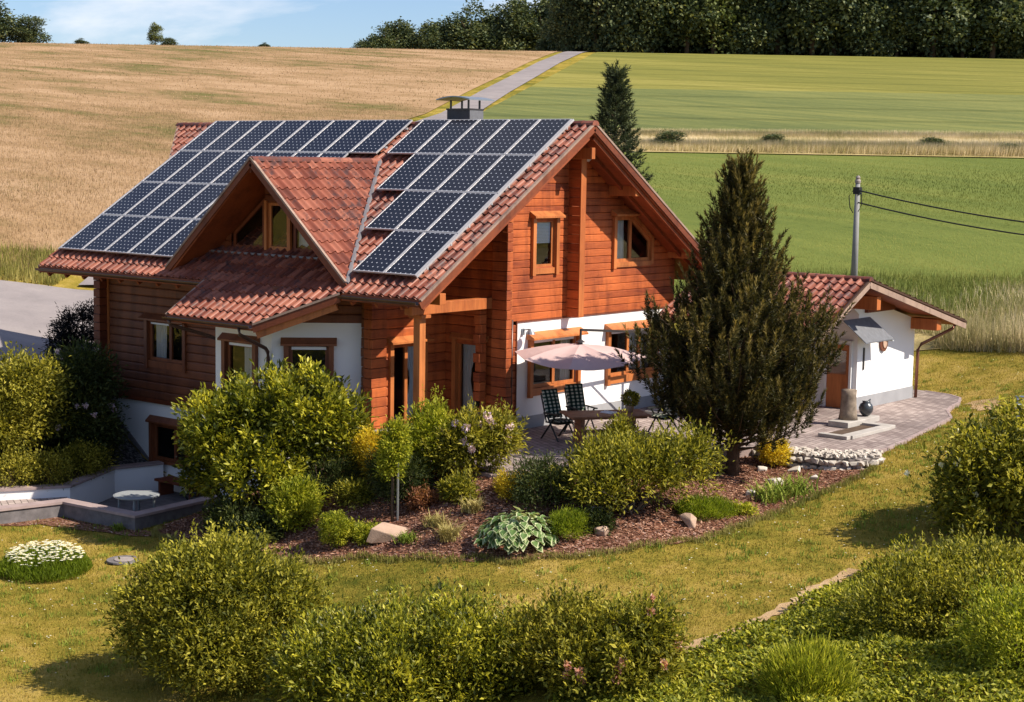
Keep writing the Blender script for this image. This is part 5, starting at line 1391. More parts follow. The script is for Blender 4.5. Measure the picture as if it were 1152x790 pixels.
shrub('golden_bush', 'small golden yellow cushion shrub above the hosta', 'bush', (12.25,-6.75), [(0,0,.20,.28,.28,.24),(.2,.2,.2,.2,.2,.2)], 4500, .055, .3, 'lf_yellow', 45, stems=0, cr=.04)
shrub('pale_tuft', 'pale yellow tuft behind the golden cushion shrub at the terrace edge', 'plant', (12.7,-6.0), [(0,0,.15,.40,.25,.2)], 3000, .09, .15, 'lf_olive', 46, stems=0, cr=.05, up=1.0)
shrub('rhododendron', 'rhododendron with pale lilac blossoms at the terrace corner', 'bush', (10.95,-6.45),
      [(0,0,.7,.6,.55,.55),(.4,.35,.85,.45,.45,.42),(-.2,-.3,.5,.5,.5,.45)], 8500, .12, .3, 'lf_olive', 47, clusters=420, cr=.08, flowers=(20, .17, 'petal_p', lambda q: q[:,2] > .35), sprigs=60)
shrub('bamboo_bush', 'upright bright green shrub beside the lilac rhododendron', 'bush', (10.05,-6.95),
      [(0,0,.75,.48,.48,.7),(.15,.1,1.2,.36,.36,.5),(-.2,-.2,.55,.42,.42,.5)], 11000, .085, .26, 'lf_bright', 48, cr=.06, up=.9, sprigs=80)
shrub('golden_shrub', 'golden leaved shrub left of the narrow upright shrub', 'bush', (8.5,-6.95), [(0,0,.55,.38,.38,.45),(-.15,0,.3,.3,.3,.3)], 6000, .08, .32, 'lf_yellow', 50, cr=.05, up=.5, sprigs=30)
shrub('sapling_bush', 'dark feathery shrub below the narrow upright shrub', 'bush', (10.15,-7.7), [(0,0,.5,.55,.5,.45)], 5000, .09, .2, 'lf_dark', 51, cr=.07)
shrub('globe_bush', 'small round dark green bush at the lawn edge', 'bush', (9.68,-9.2), [(0,0,.30,.34,.34,.34)], 6500, .045, .4, 'lf_bright', 52, stems=0, cr=.03, lump=.05)
shrub('spiraea_bush', 'medium bright leaved shrub right of the big laurel bush', 'bush', (8.05,-8.85), [(0,0,.40,.45,.45,.42),(.1,.1,.68,.32,.32,.32)], 7000, .085, .3, 'lf_bright', 53, cr=.07, up=.6, sprigs=60)
shrub('yew_bush', 'flat dark olive bush beside the big laurel bush', 'bush', (7.5,-7.7), [(0,0,.55,.85,.45,.38),(.5,.3,.6,.45,.4,.3)], 7500, .06, .2, 'lf_dark', 54, cr=.05, up=.6)
shrub('shade_bush', 'low dark bush between laurel bush and patio wall', 'bush', (6.6,-9.3), [(0,0,.35,.7,.5,.4),(1.0,-.2,.3,.5,.4,.35)], 6000, .08, .4, 'lf_dark', 55, cr=.06)
shrub('terrace_bush', 'small leafy shrub at the terrace edge in front of the table', 'bush', (13.05,-4.0), [(0,0,.5,.45,.45,.45),(.1,-.3,.9,.25,.25,.3)], 5000, .09, .36, 'lf_shrub', 56, cr=.07, sprigs=50)
shrub('orange_bush', 'small orange leaved shrub at the foot of the conifer', 'bush', (14.4,.15), [(0,0,.3,.35,.3,.3)], 2500, .07, .35, 'lf_yellow', 57, cr=.05)
shrub('potplant_leaves_tmp', 'x', 'plant', (0,0), [(0,0,.1,.1,.1,.1)], 60, .05, .4, 'lf_dark', 58) if False else None
shrub('perennial', 'reddish leaved perennial in the shade under the bright upright shrub', 'plant', (10.7,-7.75), [(0,0,.15,.28,.25,.2)], 1500, .07, .35, 'lf_red', 70, stems=0, cr=.05)
shrub('perennial', 'bushy green perennial between the straw tufts and the lilac rhododendron', 'plant', (11.35,-7.35), [(0,0,.2,.35,.3,.25)], 2500, .08, .3, 'lf_shrub', 71, stems=0, cr=.05)
shrub('perennial', 'low green perennial left of the tilted rock at the lawn edge', 'plant', (10.3,-8.95), [(0,0,.1,.30,.22,.18)], 1800, .06, .35, 'lf_bright', 72, stems=0, cr=.05)
shrub('perennial', 'dark low perennial under the azalea near the brown rock', 'plant', (14.4,-6.75), [(0,0,.12,.4,.25,.2)], 2200, .07, .35, 'lf_dark', 73, stems=0, cr=.05)
shrub('perennial', 'small leafy perennial at the lawn edge right of the bright cushion plant', 'plant', (16.1,-4.0), [(0,0,.06,.25,.2,.12)], 1000, .06, .35, 'lf_bright', 74, stems=0, cr=.04)
shrub('yew_bush', 'dark upright shrub behind the thin sapling on the slope', 'bush', (9.3,-7.35), [(0,0,.4,.4,.35,.42)], 4200, .07, .25, 'lf_dark', 75, stems=0, cr=.06, up=.6)
shrub('spreading_shrub', 'low olive shrub on the slope below the porch corner', 'bush', (8.9,-7.9), [(0,0,.2,.42,.32,.25)], 3000, .07, .35, 'lf_shrub', 76, stems=0, cr=.06)
# foliage of the plant on the table
pp, c = POTPLANT; g = np.random.default_rng(5)
P_, D_, _ = blob_points([(c.x, c.y, c.z+.32, .18, .18, .17)], 900, g, .6)
leaves_mesh('leaves', P_, unit(D_+g.normal(0,.5,D_.shape)), unit(g.normal(0,.5,D_.shape)+np.array([0,0,1.])), .07, .03, M['lf_shrub'], g.uniform(0,1,900), pp)

# -- strap leaved clumps and hosta
def strap_clump(name, label, cat, base, n, L, wd, mat, seed, spread=.25, droop=.55, group=None):
    g = np.random.default_rng(seed); bx, by = base; bz = h1(bx, by)
    root_pts = np.c_[bx+g.normal(0, spread*.45, n), by+g.normal(0, spread*.45, n), np.full(n, bz)]
    az = g.uniform(0, 6.28, n); ln = L*g.uniform(.6, 1.15, n); dr = droop*g.uniform(.5, 1.3, n)
    seg = 4; V = []; 
    side = np.c_[-np.sin(az), np.cos(az), np.zeros(n)]
    out = np.c_[np.cos(az), np.sin(az), np.zeros(n)]
    rows = []
    for k in range(seg+1):
        t = k/seg; w = wd*(1-t**1.6)*.5+.001
        c_ = root_pts+out*(ln*(t*.35+dr*t*t*.7))[:,None]+np.array([0,0,1])*(ln*(t-.75*dr*t*t))[:,None]
        rows += [c_-side*w, c_+side*w]
    V = np.stack(rows, 1).reshape(-1, 3); b = np.arange(n)*2*(seg+1)
    F = np.concatenate([np.stack([b+2*k, b+2*k+1, b+2*k+3, b+2*k+2], 1) for k in range(seg)])
    o = np_mesh(name, V, F, M[mat], rnd=np.repeat(g.uniform(0,1,n), 2*(seg+1)))
    return tag(o, label, cat, group)
strap_clump('daylily', 'strap leaved green lily clump on the mulch beside pale rocks', 'plant', (15.95,-2.55), 170, .55, .035, 'bl_bright', 61, .45)
strap_clump('daylily', 'second strap leaved green clump touching the lily clump on its right', 'plant', (16.05,-1.75), 170, .55, .035, 'bl_bright', 66, .45)
strap_clump('grass_tuft', 'straw coloured ornamental grass tuft left of the hosta', 'plant', (12.1,-8.45), 190, .48, .022, 'bl_straw', 62, .22)
strap_clump('grass_tuft', 'small yellow green grass tuft behind the hosta', 'plant', (11.95,-7.55), 150, .40, .022, 'bl_straw', 63, .18)
strap_clump('grass_tuft', 'low green grass tuft beside the large tilted rock', 'plant', (11.25,-8.75), 150, .28, .022, 'bl_bright', 64, .2)
strap_clump('grass_tuft', 'dark green grass tuft at the lawn edge below the thin sapling', 'plant', (9.95,-8.75), 120, .26, .02, 'bl_bright', 65, .2)
strap_clump('grass_tuft', 'wide straw coloured grass tuft in the middle of the mulch', 'plant', (11.55,-8.15), 140, .35, .022, 'bl_straw', 67, .3)
strap_clump('wall_plant', 'little green weed growing at the foot of the patio wall', 'plant', (2.9,-9.55), 90, .25, .03, 'bl_bright', 68, .15)

def hosta(base, R, n, seed):
    g = np.random.default_rng(seed); bx, by = base; bz = h1(bx, by)
    u_ = g.uniform(0, 1, n); th = np.arccos(1-u_*.98); az = g.uniform(0, 6.28, n)
    out = np.c_[np.sin(th)*np.cos(az), np.sin(th)*np.sin(az), np.cos(th)]
    P = np.array([bx, by, bz+.02])+out*np.array([R, R, R*.78])*g.uniform(.82, 1.0, n)[:,None]
    D = unit(out*np.array([1,1,.2])+np.array([0,0,-.45])+g.normal(0,.2,(n,3))); Nn = unit(out+np.array([0,0,.5]))
    L = g.uniform(.17,.25,n); W = L*.74
    S = unit(np.cross(D, Nn)); Nn = unit(np.cross(S, D)); Lc, Wc = L[:,None], W[:,None]
    # two nested shapes: cream margin and green centre
    def shp(k, lift):
        rows = [P+D*Lc*(.5-.5*k)+Nn*lift, P+D*Lc*.25+S*Wc*.42*k+Nn*(.02+lift), P+D*Lc*.55+S*Wc*.5*k+Nn*(.025+lift), P+D*Lc*(.5+.5*k)-Nn*(.03-lift), P+D*Lc*.55-S*Wc*.5*k+Nn*(.025+lift), P+D*Lc*.25-S*Wc*.42*k+Nn*(.02+lift)]
        V = np.stack(rows, 1).reshape(-1,3); b = np.arange(n)*6
        return V, np.concatenate([np.stack([b, b+1, b+2, b+3],1), np.stack([b, b+3, b+4, b+5],1)])
    r = empty('hosta', (bx,by,bz), 0, 'big hosta with cream edged green leaves at the lawn edge', 'plant')
    V, F = shp(1, 0); V2, F2 = shp(.68, .006)
    np_mesh('leaves', np.concatenate([V, V2]), np.concatenate([F, F2+len(V)]), M['lf_hosta'], rnd=np.concatenate([np.full(len(V), .95), np.repeat(g.uniform(0,.35,n), 6)]), parent=r)
hosta((13.45,-7.95), .72, 330, 9)

# -- daisies
g = np.random.default_rng(77); dz = h1(4.3,-12.5)
rd = empty('daisy_clump', (4.3,-12.5,dz), 0, 'clump of white daisies on the lawn at the far left', 'flowers')
n = 9000; r_ = np.sqrt(g.uniform(0,1,n)); az = g.uniform(0,6.28,n); X = 4.3+1.02*r_*np.cos(az); Y = -12.5+.92*r_*np.sin(az)
ht = .34*np.sqrt(np.maximum(0,1-r_**2))+.06
Pn = np.c_[X, Y, h(X,Y)+g.uniform(0,1,n)*ht]; Dn = unit(np.c_[g.normal(0,.4,n), g.normal(0,.4,n), np.ones(n)])
leaves_mesh('foliage', Pn, Dn, unit(g.normal(size=(n,3))), .12, .018, M['lf_moss'], g.uniform(0,.45,n), rd)
n = 330; r_ = np.sqrt(g.uniform(0,.75,n)); az = g.uniform(0,6.28,n); X = 4.2+1.0*r_*np.cos(az); Y = -12.4+.9*r_*np.sin(az)
C0 = np.c_[X, Y, h(X,Y)+.36*np.sqrt(np.maximum(0,1-r_**2))+.12+g.uniform(0,.07,n)]
q = 9; A = np.tile(np.arange(q)*2*np.pi/q, n); Dp = unit(np.c_[np.cos(A), np.sin(A), np.full(n*q,.12)]+np.repeat(g.normal(0,.25,(n,3)),q,0))
leaves_mesh('petals', np.repeat(C0,q,0), Dp, np.tile([0,0,1.],(n*q,1)), .045, .02, M['petal_w'], g.uniform(.4,1,n*q), rd, fold=0)
V = C0[:,None,:]+np.array([[.012,0,.008],[0,.012,.008],[-.012,0,.008],[0,-.012,.008]])[None]; np_mesh('flower_centres', V.reshape(-1,3), np.arange(n*4).reshape(-1,4), M['lf_yellow'], rnd=np.full(n*4,.6), parent=rd)

# -- thin sapling in the bed
def limb_tree(root, m, pts, rad): m.tube(pts, rad, 7)
zz = h1(10.42,-8.32); sp = empty('sapling', (10.42,-8.32,zz), 0, 'thin young tree stem standing in the mulch bed above the tilted rock', 'tree')
m = MB(); m.tube([(10.42,-8.32,zz-.1),(10.40,-8.30,zz+.7),(10.36,-8.26,zz+1.35),(10.34,-8.25,zz+1.9)], [.035,.03,.022,.012], 7); m.build('trunk', M['bark'], sp, smooth=True)
P_, D_, _ = blob_points([(10.36,-8.25,zz+1.55,.30,.30,.40),(10.30,-8.3,zz+1.15,.26,.26,.32),(10.42,-8.2,zz+1.85,.20,.20,.22)], 5200, g, .8, .2, 260, .06)
leaves_mesh('crown', P_, unit(D_+g.normal(0,.6,D_.shape)+[0,0,.5]), unit(g.normal(0,.5,D_.shape)+[0,0,1]), .085, .032, M['lf_bright'], g.uniform(0,1,5200), sp)

# -- the big conifer: curved branches that end in upright candles
def conifer(name, label, base, H, R, seed, nb, mat='lf_pine', tiers=1.0, bare=.10, candle=1.0, needle=.11, per=46, cat='tree', upturn=.9, step=.16, sub=3, group=None, rough=.2, prof=None):
    g = np.random.default_rng(seed); bx, by = base; bz = h1(bx, by)
    root = empty(name, (bx,by,bz), 0, label, cat, group)
    m = MB(); m.tube([(bx,by,bz-.2),(bx+.03,by,bz+H*.3),(bx-.02,by+.03,bz+H*.7),(bx,by,bz+H*.99)], [R*.075,R*.055,R*.028,.012], 10)
    tipsP = []; tipsD = []; lens = []
    for i in range(nb):
        f = bare+(1-bare)*((i+.5)/nb)**1.08; z0 = H*f
        rad = R*(1-f)**.95*(1-.35*math.exp(-((f-bare)/.07)))*g.uniform(1-rough*1.2, 1+rough*.6)+.10
        if prof: rad = R*float(np.interp(f, *prof))*g.uniform(1-rough*1.2, 1+rough*.6)+.06
        az = i*2.39996+g.uniform(-.3,.3); dx, dy = math.cos(az), math.sin(az)
        pts = []
        for k in range(5):
            t = k/4; pts.append((bx+dx*rad*t, by+dy*rad*t, bz+z0+rad*(.12*t+upturn*.42*t*t)-.05*rad))
        m.tube(pts, [.035*rad/R*1.6+.008]*1+[.02]*2+[.012,.006], 5, caps=False)
        ns = max(3, int(rad/step))
        for j in range(ns):
            t = .28+.72*(j+.6)/ns if ns > 1 else .9
            for s in range(sub):
                side = g.uniform(-1,1)*.34*rad*(1.1-t)+g.normal(0,.10)
                p = np.array([bx+dx*rad*t-dy*side, by+dy*rad*t+dx*side, bz+z0+rad*(.12*t+upturn*.42*t*t)-.05*rad+g.normal(0,.06)])
                if p[2] > bz+H: continue
                d = np.array([dx*(.75-.45*upturn)+g.normal(0,.22), dy*(.75-.45*upturn)+g.normal(0,.22), .35+.75*upturn])
                tipsP.append(p); tipsD.append(d); lens.append(candle*g.uniform(.22,.42)*(1.0 if t > .5 else .85))
    for k in range(14):
        tipsP.append(np.array([bx+g.normal(0,.07),by+g.normal(0,.07),bz+H*(.88+.009*k)])); tipsD.append(np.array([g.normal(0,.15),g.normal(0,.15),1])); lens.append(.38*candle)
    m.build('trunk', M['bark'], root, smooth=True)
    P = np.array(tipsP); D = unit(np.array(tipsD)); Ln = np.array(lens); n = len(P)
    t = g.uniform(-.25,1.0,(n,per)); PP = P[:,None,:]+D[:,None,:]*(t*Ln[:,None])[...,None]
    rd_ = g.normal(size=(n,per,3)); rd_ -= (rd_*D[:,None,:]).sum(-1,keepdims=True)*D[:,None,:]; rd_ = unit(rd_)
    ND = unit(rd_*(1.05-.55*np.clip(t,0,1))[...,None]+D[:,None,:]*(.45+.6*np.clip(t,0,1))[...,None])
    rnd = np.clip(.28+.30*np.clip(t,0,1)+g.uniform(-.22,.28,(n,per))+g.normal(0,.10,(n,1))+(g.uniform(0,1,(n,1)) > .86)*.25*np.clip(t,0,1), 0, 1)
    nl = needle*g.uniform(.7,1.15,n*per)
    PPf = PP.reshape(-1,3); NDf = ND.reshape(-1,3)
    S = unit(np.cross(NDf, g.normal(size=NDf.shape)))
    V = np.stack([PPf-S*needle*.11, PPf+S*needle*.11, PPf+NDf*nl[:,None]], 1).reshape(-1,3)
    np_mesh('crown', V, np.arange(len(V)).reshape(-1,3), M[mat], rnd=np.repeat(rnd.ravel(), 3), parent=root)
    return root
conifer('pine_tree', 'tall dense dark pine with upright shoots between terrace and garage', (14.05,-1.1), 6.7, 2.2, 5, 230, bare=.10, step=.25, per=85, candle=1.5, needle=.115, sub=2, upturn=.95, rough=.28, prof=([.0,.07,.14,.34,.54,.77,.93,1.0],[.55,.75,1.0,.95,.52,.27,.07,.0]))
conifer('spruce_tree', 'slender pointed spruce rising behind the ridge of the timber house', from_ds(60, 3.6), 8.0, 1.95, 6, 150, 'lf_spruce', bare=.05, upturn=.25, candle=1.1, needle=.16, per=26, step=.24, sub=3)

# -- ground cover on the bank, lower right
def cover(name, poly, n, hgt, leaf, mat, seed, label_kind='stuff'):
    g = np.random.default_rng(seed); pa = np.array(poly); x0, y0 = pa.min(0); x1, y1 = pa.max(0)
    X = g.uniform(x0, x1, n*3); Y = g.uniform(y0, y1, n*3); k = inpoly(X, Y, poly); X, Y = X[k][:n], Y[k][:n]; n = len(X)
    hh = hgt*(.55+.45*np.sin(X*2.1+1)*np.sin(Y*2.6)+.25*np.sin(X*5.3)*np.sin(Y*4.7))
    Z = h(X, Y)+np.maximum(.03, hh*g.uniform(.3,1,n)**.5)
    D = unit(np.c_[g.normal(0,.8,n), g.normal(0,.8,n), g.uniform(.1,1,n)])
    return tag(leaves_mesh(name, np.c_[X,Y,Z], D, unit(g.normal(0,.45,(n,3))+[0,0,1]), leaf*g.uniform(.6,1.2,n), leaf*.5, M[mat], g.uniform(0,1,n)), kind='stuff')
COVER = [(18.9,-13.6),(19.2,-12.5),(19.68,-10.9),(19.95,-9.4),(19.86,-7.8),(19.8,-5.9),(20.4,-4.4),(23,-4.0),(26,-7),(26,-13),(22.5,-15.5),(19.5,-15)]
cover('ground_cover', COVER, 62000, .26, .10, 'lf_cover', 81)

# -- forest and far trees
def tree_mesh(seed, H, R, n, leaf, bare=.12, narrow=1.0):
    g = np.random.default_rng(seed); bl = []
    k = 15
    for i in range(k):
        f = g.uniform(bare, .92); rr = R*math.sin(math.pi*min(.98, (f+.18)/1.2))**.7*g.uniform(.35, .62)
        a = g.uniform(0, 6.28); d = R*.62*math.sin(math.pi*min(.95, (f+.15)/1.2))*g.uniform(.2, 1)
        bl.append((d*math.cos(a), d*math.sin(a), H*f, rr*1.05, rr*1.05, rr*.85))
    bl.append((0, 0, H*.5, R*.55, R*.55, H*.36))
    P, D, ci = blob_points(bl, n, g, .45, .22, n//9, leaf*.9)
    P[:,2] = np.clip(P[:,2], .1, H*1.02)
    D = unit(D+g.normal(0,.7,D.shape)); Nn = unit(D*.4+g.normal(0,.6,D.shape)+[0,0,.6])
    crn = g.normal(0,.2,n//9)
    return P, D, Nn, leaf*g.uniform(.6,1.25,n), np.clip(g.uniform(0,1,n)*.6+.2+crn[ci],0,1)
def tree_proto(name, seed, H, R, n, leaf, mat, bare):
    r = empty(name, (0,0,0)); P, D, Nn, L, rn = tree_mesh(seed, H, R, n, leaf, bare)
    o = leaves_mesh('crown', P, D, Nn, L, L*.75, M[mat], rn, r)
    m = MB(); m.tube([(0,0,-1.5),(.1,0,H*.4),(0,.1,H*.85)], [R*.075,R*.05,.04], 8)
    rr = random.Random(seed)
    for _ in range(7):
        a = rr.uniform(0,6.28); z = H*rr.uniform(.25,.6); q = R*rr.uniform(.5,.8); m.tube([(0,0,z),(q*.5*math.cos(a),q*.5*math.sin(a),z+q*.35),(q*math.cos(a),q*math.sin(a),z+q*.8)], [R*.03,R*.02,.02], 5)
    m.build('trunk', M['bark'], r, smooth=True); return r
KIND = [('oak_tree', 201, 19, 5.6, 7000, .62, 'lf_forest', .05, 'dense dark green deciduous tree standing in the wood on the hill'),
        ('oak_tree', 202, 17, 5.0, 7000, .58, 'lf_forest', .02, 'dense dark green deciduous tree standing in the wood on the hill'),
        ('ash_tree', 203, 20, 5.2, 6500, .60, 'lf_forest2', .10, 'slightly brighter deciduous tree standing in the wood on the hill'),
        ('oak_tree', 204, 21, 6.2, 8000, .66, 'lf_forest', .04, 'dense dark green deciduous tree standing in the wood on the hill')]
protos = [tree_proto(*k[:8]) for k in KIND]
used = [False]*len(protos)
rt = random.Random(12)
def put_tree(i, d, s, sc_=1.0, label=None, group='trees of the wood on the hill', name=None, wide=1.0):
    o = protos[i] if not used[i] else copy_tree(protos[i]); used[i] = True
    x, y = from_ds(d, s); o.location = (float(x), float(y), h1(float(x), float(y))-.2); o.rotation_euler = (0,0,rt.uniform(0,6.28)); o.scale = (wide*sc_*rt.uniform(.9,1.1), wide*sc_*rt.uniform(.9,1.1), sc_*rt.uniform(.9,1.08))
    tag(o, label or KIND[i][8], 'tree', group)
    if name: o.name = name
    return o
seq = [0,3,1,3,0,2,1,3,0,3,1,0,3,2,0,1,3,0,2,3,1,0]
s = 7.2
for k, i in enumerate(seq):
    put_tree(i, 243+rt.uniform(-1.5,1.5), s, .62 if k == 0 else (.82 if k == 1 else rt.uniform(.92,1.1))); s += rt.uniform(3.6,5.2)
s = 8.0
for k in range(22):
    put_tree(rt.choice([0,1,3,3]), 251+rt.uniform(-2,2), s, rt.uniform(.95,1.15)*(.8 if k == 0 else 1)); s += rt.uniform(3.6,5.0)
s = 6.0
for k in range(20):
    put_tree(1, 258+rt.uniform(-1,1), s, .34, label='low dark undergrowth bush at the foot of the wood on the hill', group='undergrowth bushes of the wood', wide=2.1); s += 4.6
# the lower part of the wood beyond the brown field
s = -27.3
for k in range(30):
    f = k/29; put_tree(rt.choice([0,1,3]), 296+rt.uniform(-2,4), s, (.40 if k == 0 else .47)+.36*f+rt.uniform(-.035,.035), label='distant dark tree in the lower wood beyond the brown field', group='trees of the distant wood', wide=1.35); s += rt.uniform(1.05,1.4)
put_tree(1, 236, -74.5, .42, label='broad round tree on the skyline at the far left', wide=1.9, group='lone trees on the skyline')
put_tree(1, 236, -69.5, .30, label='smaller round tree leaning against the broad tree at the far left skyline', wide=1.8, group='lone trees on the skyline')
put_tree(2, 238, -51.9, .20, label='small pointed tree alone on the left skyline', group='lone trees on the skyline')
put_tree(1, 238, -49.9, .105, label='low bush beside the small pointed tree on the skyline', wide=2.2, group='lone trees on the skyline')
put_tree(3, 238, -62.6, .06, label='tiny bush on the skyline between the two left trees', wide=3, group='lone trees on the skyline')
put_tree(3, 238, -36.2, .045, label='tiny bush on the skyline right of the small pointed tree', wide=3, group='lone trees on the skyline')
# little bushes in the dry strip
for (d, s_, k, lb) in ((105,9.8,.085,'low dark bush in the pale dry strip nearest the house gable'), (106,16.6,.07,'small dark bush in the middle of the pale dry strip'), (105,26.5,.075,'small dark bush at the right end of the pale dry strip'), (104,31.0,.06,'low dark bush at the right picture edge in the dry strip')):
    put_tree(1, d, s_, k, label=lb, wide=3, group='bushes in the dry strip'); 

# ------------------------------------------------------------------ grasses (stuff)
def blades(name, X, Y, L, wd, mat, seed, lean=.35, off=0.0):
    g = np.random.default_rng(seed); n = len(X); Z = h(X, Y)-.01+off
    az = g.uniform(0,6.28,n); L = L*g.uniform(.55,1.2,n); ln = np.abs(g.normal(0,lean,n))
    S = np.c_[-np.sin(az), np.cos(az), np.zeros(n)]; O = np.c_[np.cos(az), np.sin(az), np.zeros(n)]
    P = np.c_[X,Y,Z]; T = P+O*(L*ln)[:,None]+np.array([0,0,1])*(L*np.sqrt(np.maximum(.1,1-ln**2)))[:,None]
    w = (wd*g.uniform(.7,1.3,n))[:,None]*.5
    V = np.stack([P-S*w, P+S*w, T], 1).reshape(-1,3)
    return tag(np_mesh(name, V, np.arange(n*3).reshape(-1,3), M[mat], rnd=np.repeat(g.uniform(0,1,n),3)), kind='stuff')
def scatter(n, d0, d1, s0, s1, seed, bias=1.0, keep=None):
    g = np.random.default_rng(seed); u = g.uniform(0,1,n)**bias; d = d0+(d1-d0)*u
    f = g.uniform(0,1,n); s = s0+(s1-s0)*f; x, y = from_ds(d, s)
    if keep is not None: k = keep(x, y, d, s); x, y = x[k], y[k]
    return x, y
def fan(n, d0, d1, a0, a1, seed, bias=1.0, keep=None):
    g = np.random.default_rng(seed); d = d0+(d1-d0)*g.uniform(0,1,n)**bias; s = d*g.uniform(a0,a1,n); x, y = from_ds(d, s)
    if keep is not None: k = keep(x, y, d, s); x, y = x[k], y[k]
    return x, y
roadx = [q[0] for q in ROADC]; roads = [q[1] for q in ROADC]
def offroad(d, s, w=1.9): return np.abs(s-np.interp(d, roadx, roads)) > w
HOUSEP = [(-5,-4.6),(2.4,-6.3),(4.5,-6.3),(6.3,-4.7),(8.2,-2.3),(8.2,5.2),(-5,5.2)]
DRIVE = [(-34,-6),(-22.3,2.2),(-20.86,2.80),(-19.72,3.97),(-18.16,5.06),(-15.2,6.5),(-13.6,8.2),(-10.8,10.2),(-6.6,4.5),(-6.3,-2.6),(-7.7,-3.2),(-8.9,-4.3),(-7.4,-6.0),(-6.71,-6.39),(-9.5,-9.5),(-20,-18)]
def lawnkeep(x, y, d, s):
    k = ~inpoly(x, y, BED) & ~inpoly(x, y, TERR) & ~inpoly(x, y, PATIO) & ~inpoly(x, y, HOUSEP) & ~inpoly(x, y, COVER) & ~inpoly(x, y, arc) & ~inpoly(x, y, DRIVE)
    k &= ~((x-5.04)**2+(y+11.02)**2 < .17) & ~inpoly(x, y, [(-1.7,-4.7),(-2.6,-12.4),(-8,-11),(-9,-2),(-4,-4)])
    k &= ~inpoly(x, y, [(8.6,5),(12.5,5),(12.5,11),(8.6,11)])
    k &= ~inpoly(x, y, [(19.05,-12.3),(19.23,-11.08),(19.33,-10.07),(19.53,-9.03),(19.37,-7.30),(19.38,-5.55),(19.66,-5.6),(19.72,-7.5),(19.80,-9.2),(19.62,-10.5),(19.45,-11.5),(19.35,-12.4)])
    return k
x, y = fan(560000, 25, 56, -.46, .48, 91, .85, lawnkeep); blades('lawn_grass', x, y, .065, .018, 'bl_lawn', 91, .6)
x, y = fan(230000, 63.5, 130, -.52, .05, 92, 1.3, lambda x,y,d,s: offroad(d,s,2.6) & (s < np.interp(d, roadx, roads))); blades('meadow_grass', x, y, .24, .03, 'bl_meadow', 92, .35)
x, y = fan(36000, 130, 236, -.50, .04, 93, 1.0, lambda x,y,d,s: offroad(d,s,3.0) & (s < np.interp(d, roadx, roads))); blades('far_meadow_grass', x, y, .22, .08, 'bl_meadow', 93, .35)
x, y = fan(150000, 57, 101, .0, .52, 94, 1.9); blades('wheat', x, y, .17, .022, 'bl_wheat', 94, .35)
x, y = fan(80000, 101.5, 112.5, .0, .52, 95, 1.0, lambda x,y,d,s: offroad(d,s,3.0)); blades('dry_grass', x, y, .85, .05, 'bl_dry', 95, .3)
x, y = fan(90000, 50, 61.5, .12, .62, 96, 1.0, lambda x,y,d,s: (d > 60.5-1.15*np.maximum(0,s-9)) & (d > 49.0) & (np.random.default_rng(1).uniform(0,1,len(d)) > (d-55.5)/6.5+.35*np.sin(s*.9))); blades('rough_weeds', x, y, .50, .022, 'bl_dry', 96, .7)
x, y = fan(60000, 50, 63, .12, .62, 130, 1.0, lambda x,y,d,s: (d > 60.5-1.15*np.maximum(0,s-9)) & (d > 49.0)); blades('green_weeds', x, y, .42, .022, 'bl_wheat', 130, .6)
x, y = fan(26000, 60.0, 66.5, -.50, -.20, 97, 1.0, lambda x,y,d,s: offroad(d,s,2.2) & ~inpoly(x,y,DRIVE)); blades('verge_grass', x, y, .5, .035, 'bl_verge', 97, .35)
x, y = scatter(9000, 52, 61, -30, -16, 98, 1.0, lambda x,y,d,s: ~inpoly(x,y,DRIVE)); blades('roadside_grass', x, y, .25, .03, 'bl_verge', 98, .4)
# bark chips on the bed, ragged grass along its edge, litter on the lawn
g = np.random.default_rng(120); X = g.uniform(3, 17, 90000); Y = g.uniform(-10.2, 2, 90000); k = inpoly(X, Y, BED); X, Y = X[k], Y[k]; n = len(X)
tag(leaves_mesh('bark_chips', np.c_[X, Y, h(X,Y)+.03], unit(np.c_[g.normal(0,1,n), g.normal(0,1,n), g.normal(0,.25,n)]), unit(g.normal(0,.35,(n,3))+[0,0,1]), g.uniform(.03,.10,n), g.uniform(.015,.04,n), M['chips'], g.uniform(0,1,n)), kind='stuff')
e_ = []
for a, b in zip(BED[:13], BED[1:14]):
    L_ = math.dist(a, b); m_ = int(L_*520); t = g.uniform(0,1,m_); wv = .07*np.sin((a[0]+(b[0]-a[0])*t)*5.1)+.05*np.sin((a[1]+(b[1]-a[1])*t)*9.3)
    nx, ny = (b[1]-a[1])/L_, -(b[0]-a[0])/L_
    o_ = wv+g.normal(0,.06,m_); e_.append(np.c_[a[0]+(b[0]-a[0])*t+nx*o_, a[1]+(b[1]-a[1])*t+ny*o_])
e_ = np.concatenate(e_); blades('edge_grass', e_[:,0], e_[:,1], .13, .018, 'bl_verge', 121, .6)
x, y = fan(2600, 27, 50, -.33, .34, 122, 1.0, lawnkeep); g = np.random.default_rng(3)
cl = g.integers(0, len(x), 26000); X = x[cl]+g.normal(0,.07,26000); Y = y[cl]+g.normal(0,.07,26000)
k = lawnkeep(X, Y, *to_ds(X, Y)); blades('grass_tufts', X[k], Y[k], .11, .02, 'bl_bright', 123, .7)
n = 1300; x, y = fan(n, 27, 50, -.33, .34, 124, 1.0, lawnkeep); n = len(x)
tag(leaves_mesh('fallen_petals', np.c_[x, y, h(x,y)+.05], unit(np.c_[g.normal(0,1,n), g.normal(0,1,n), np.zeros(n)]), np.tile([0,0,1.],(n,1)), .05, .035, M['petal_w'], g.uniform(0,1,n)), kind='stuff')
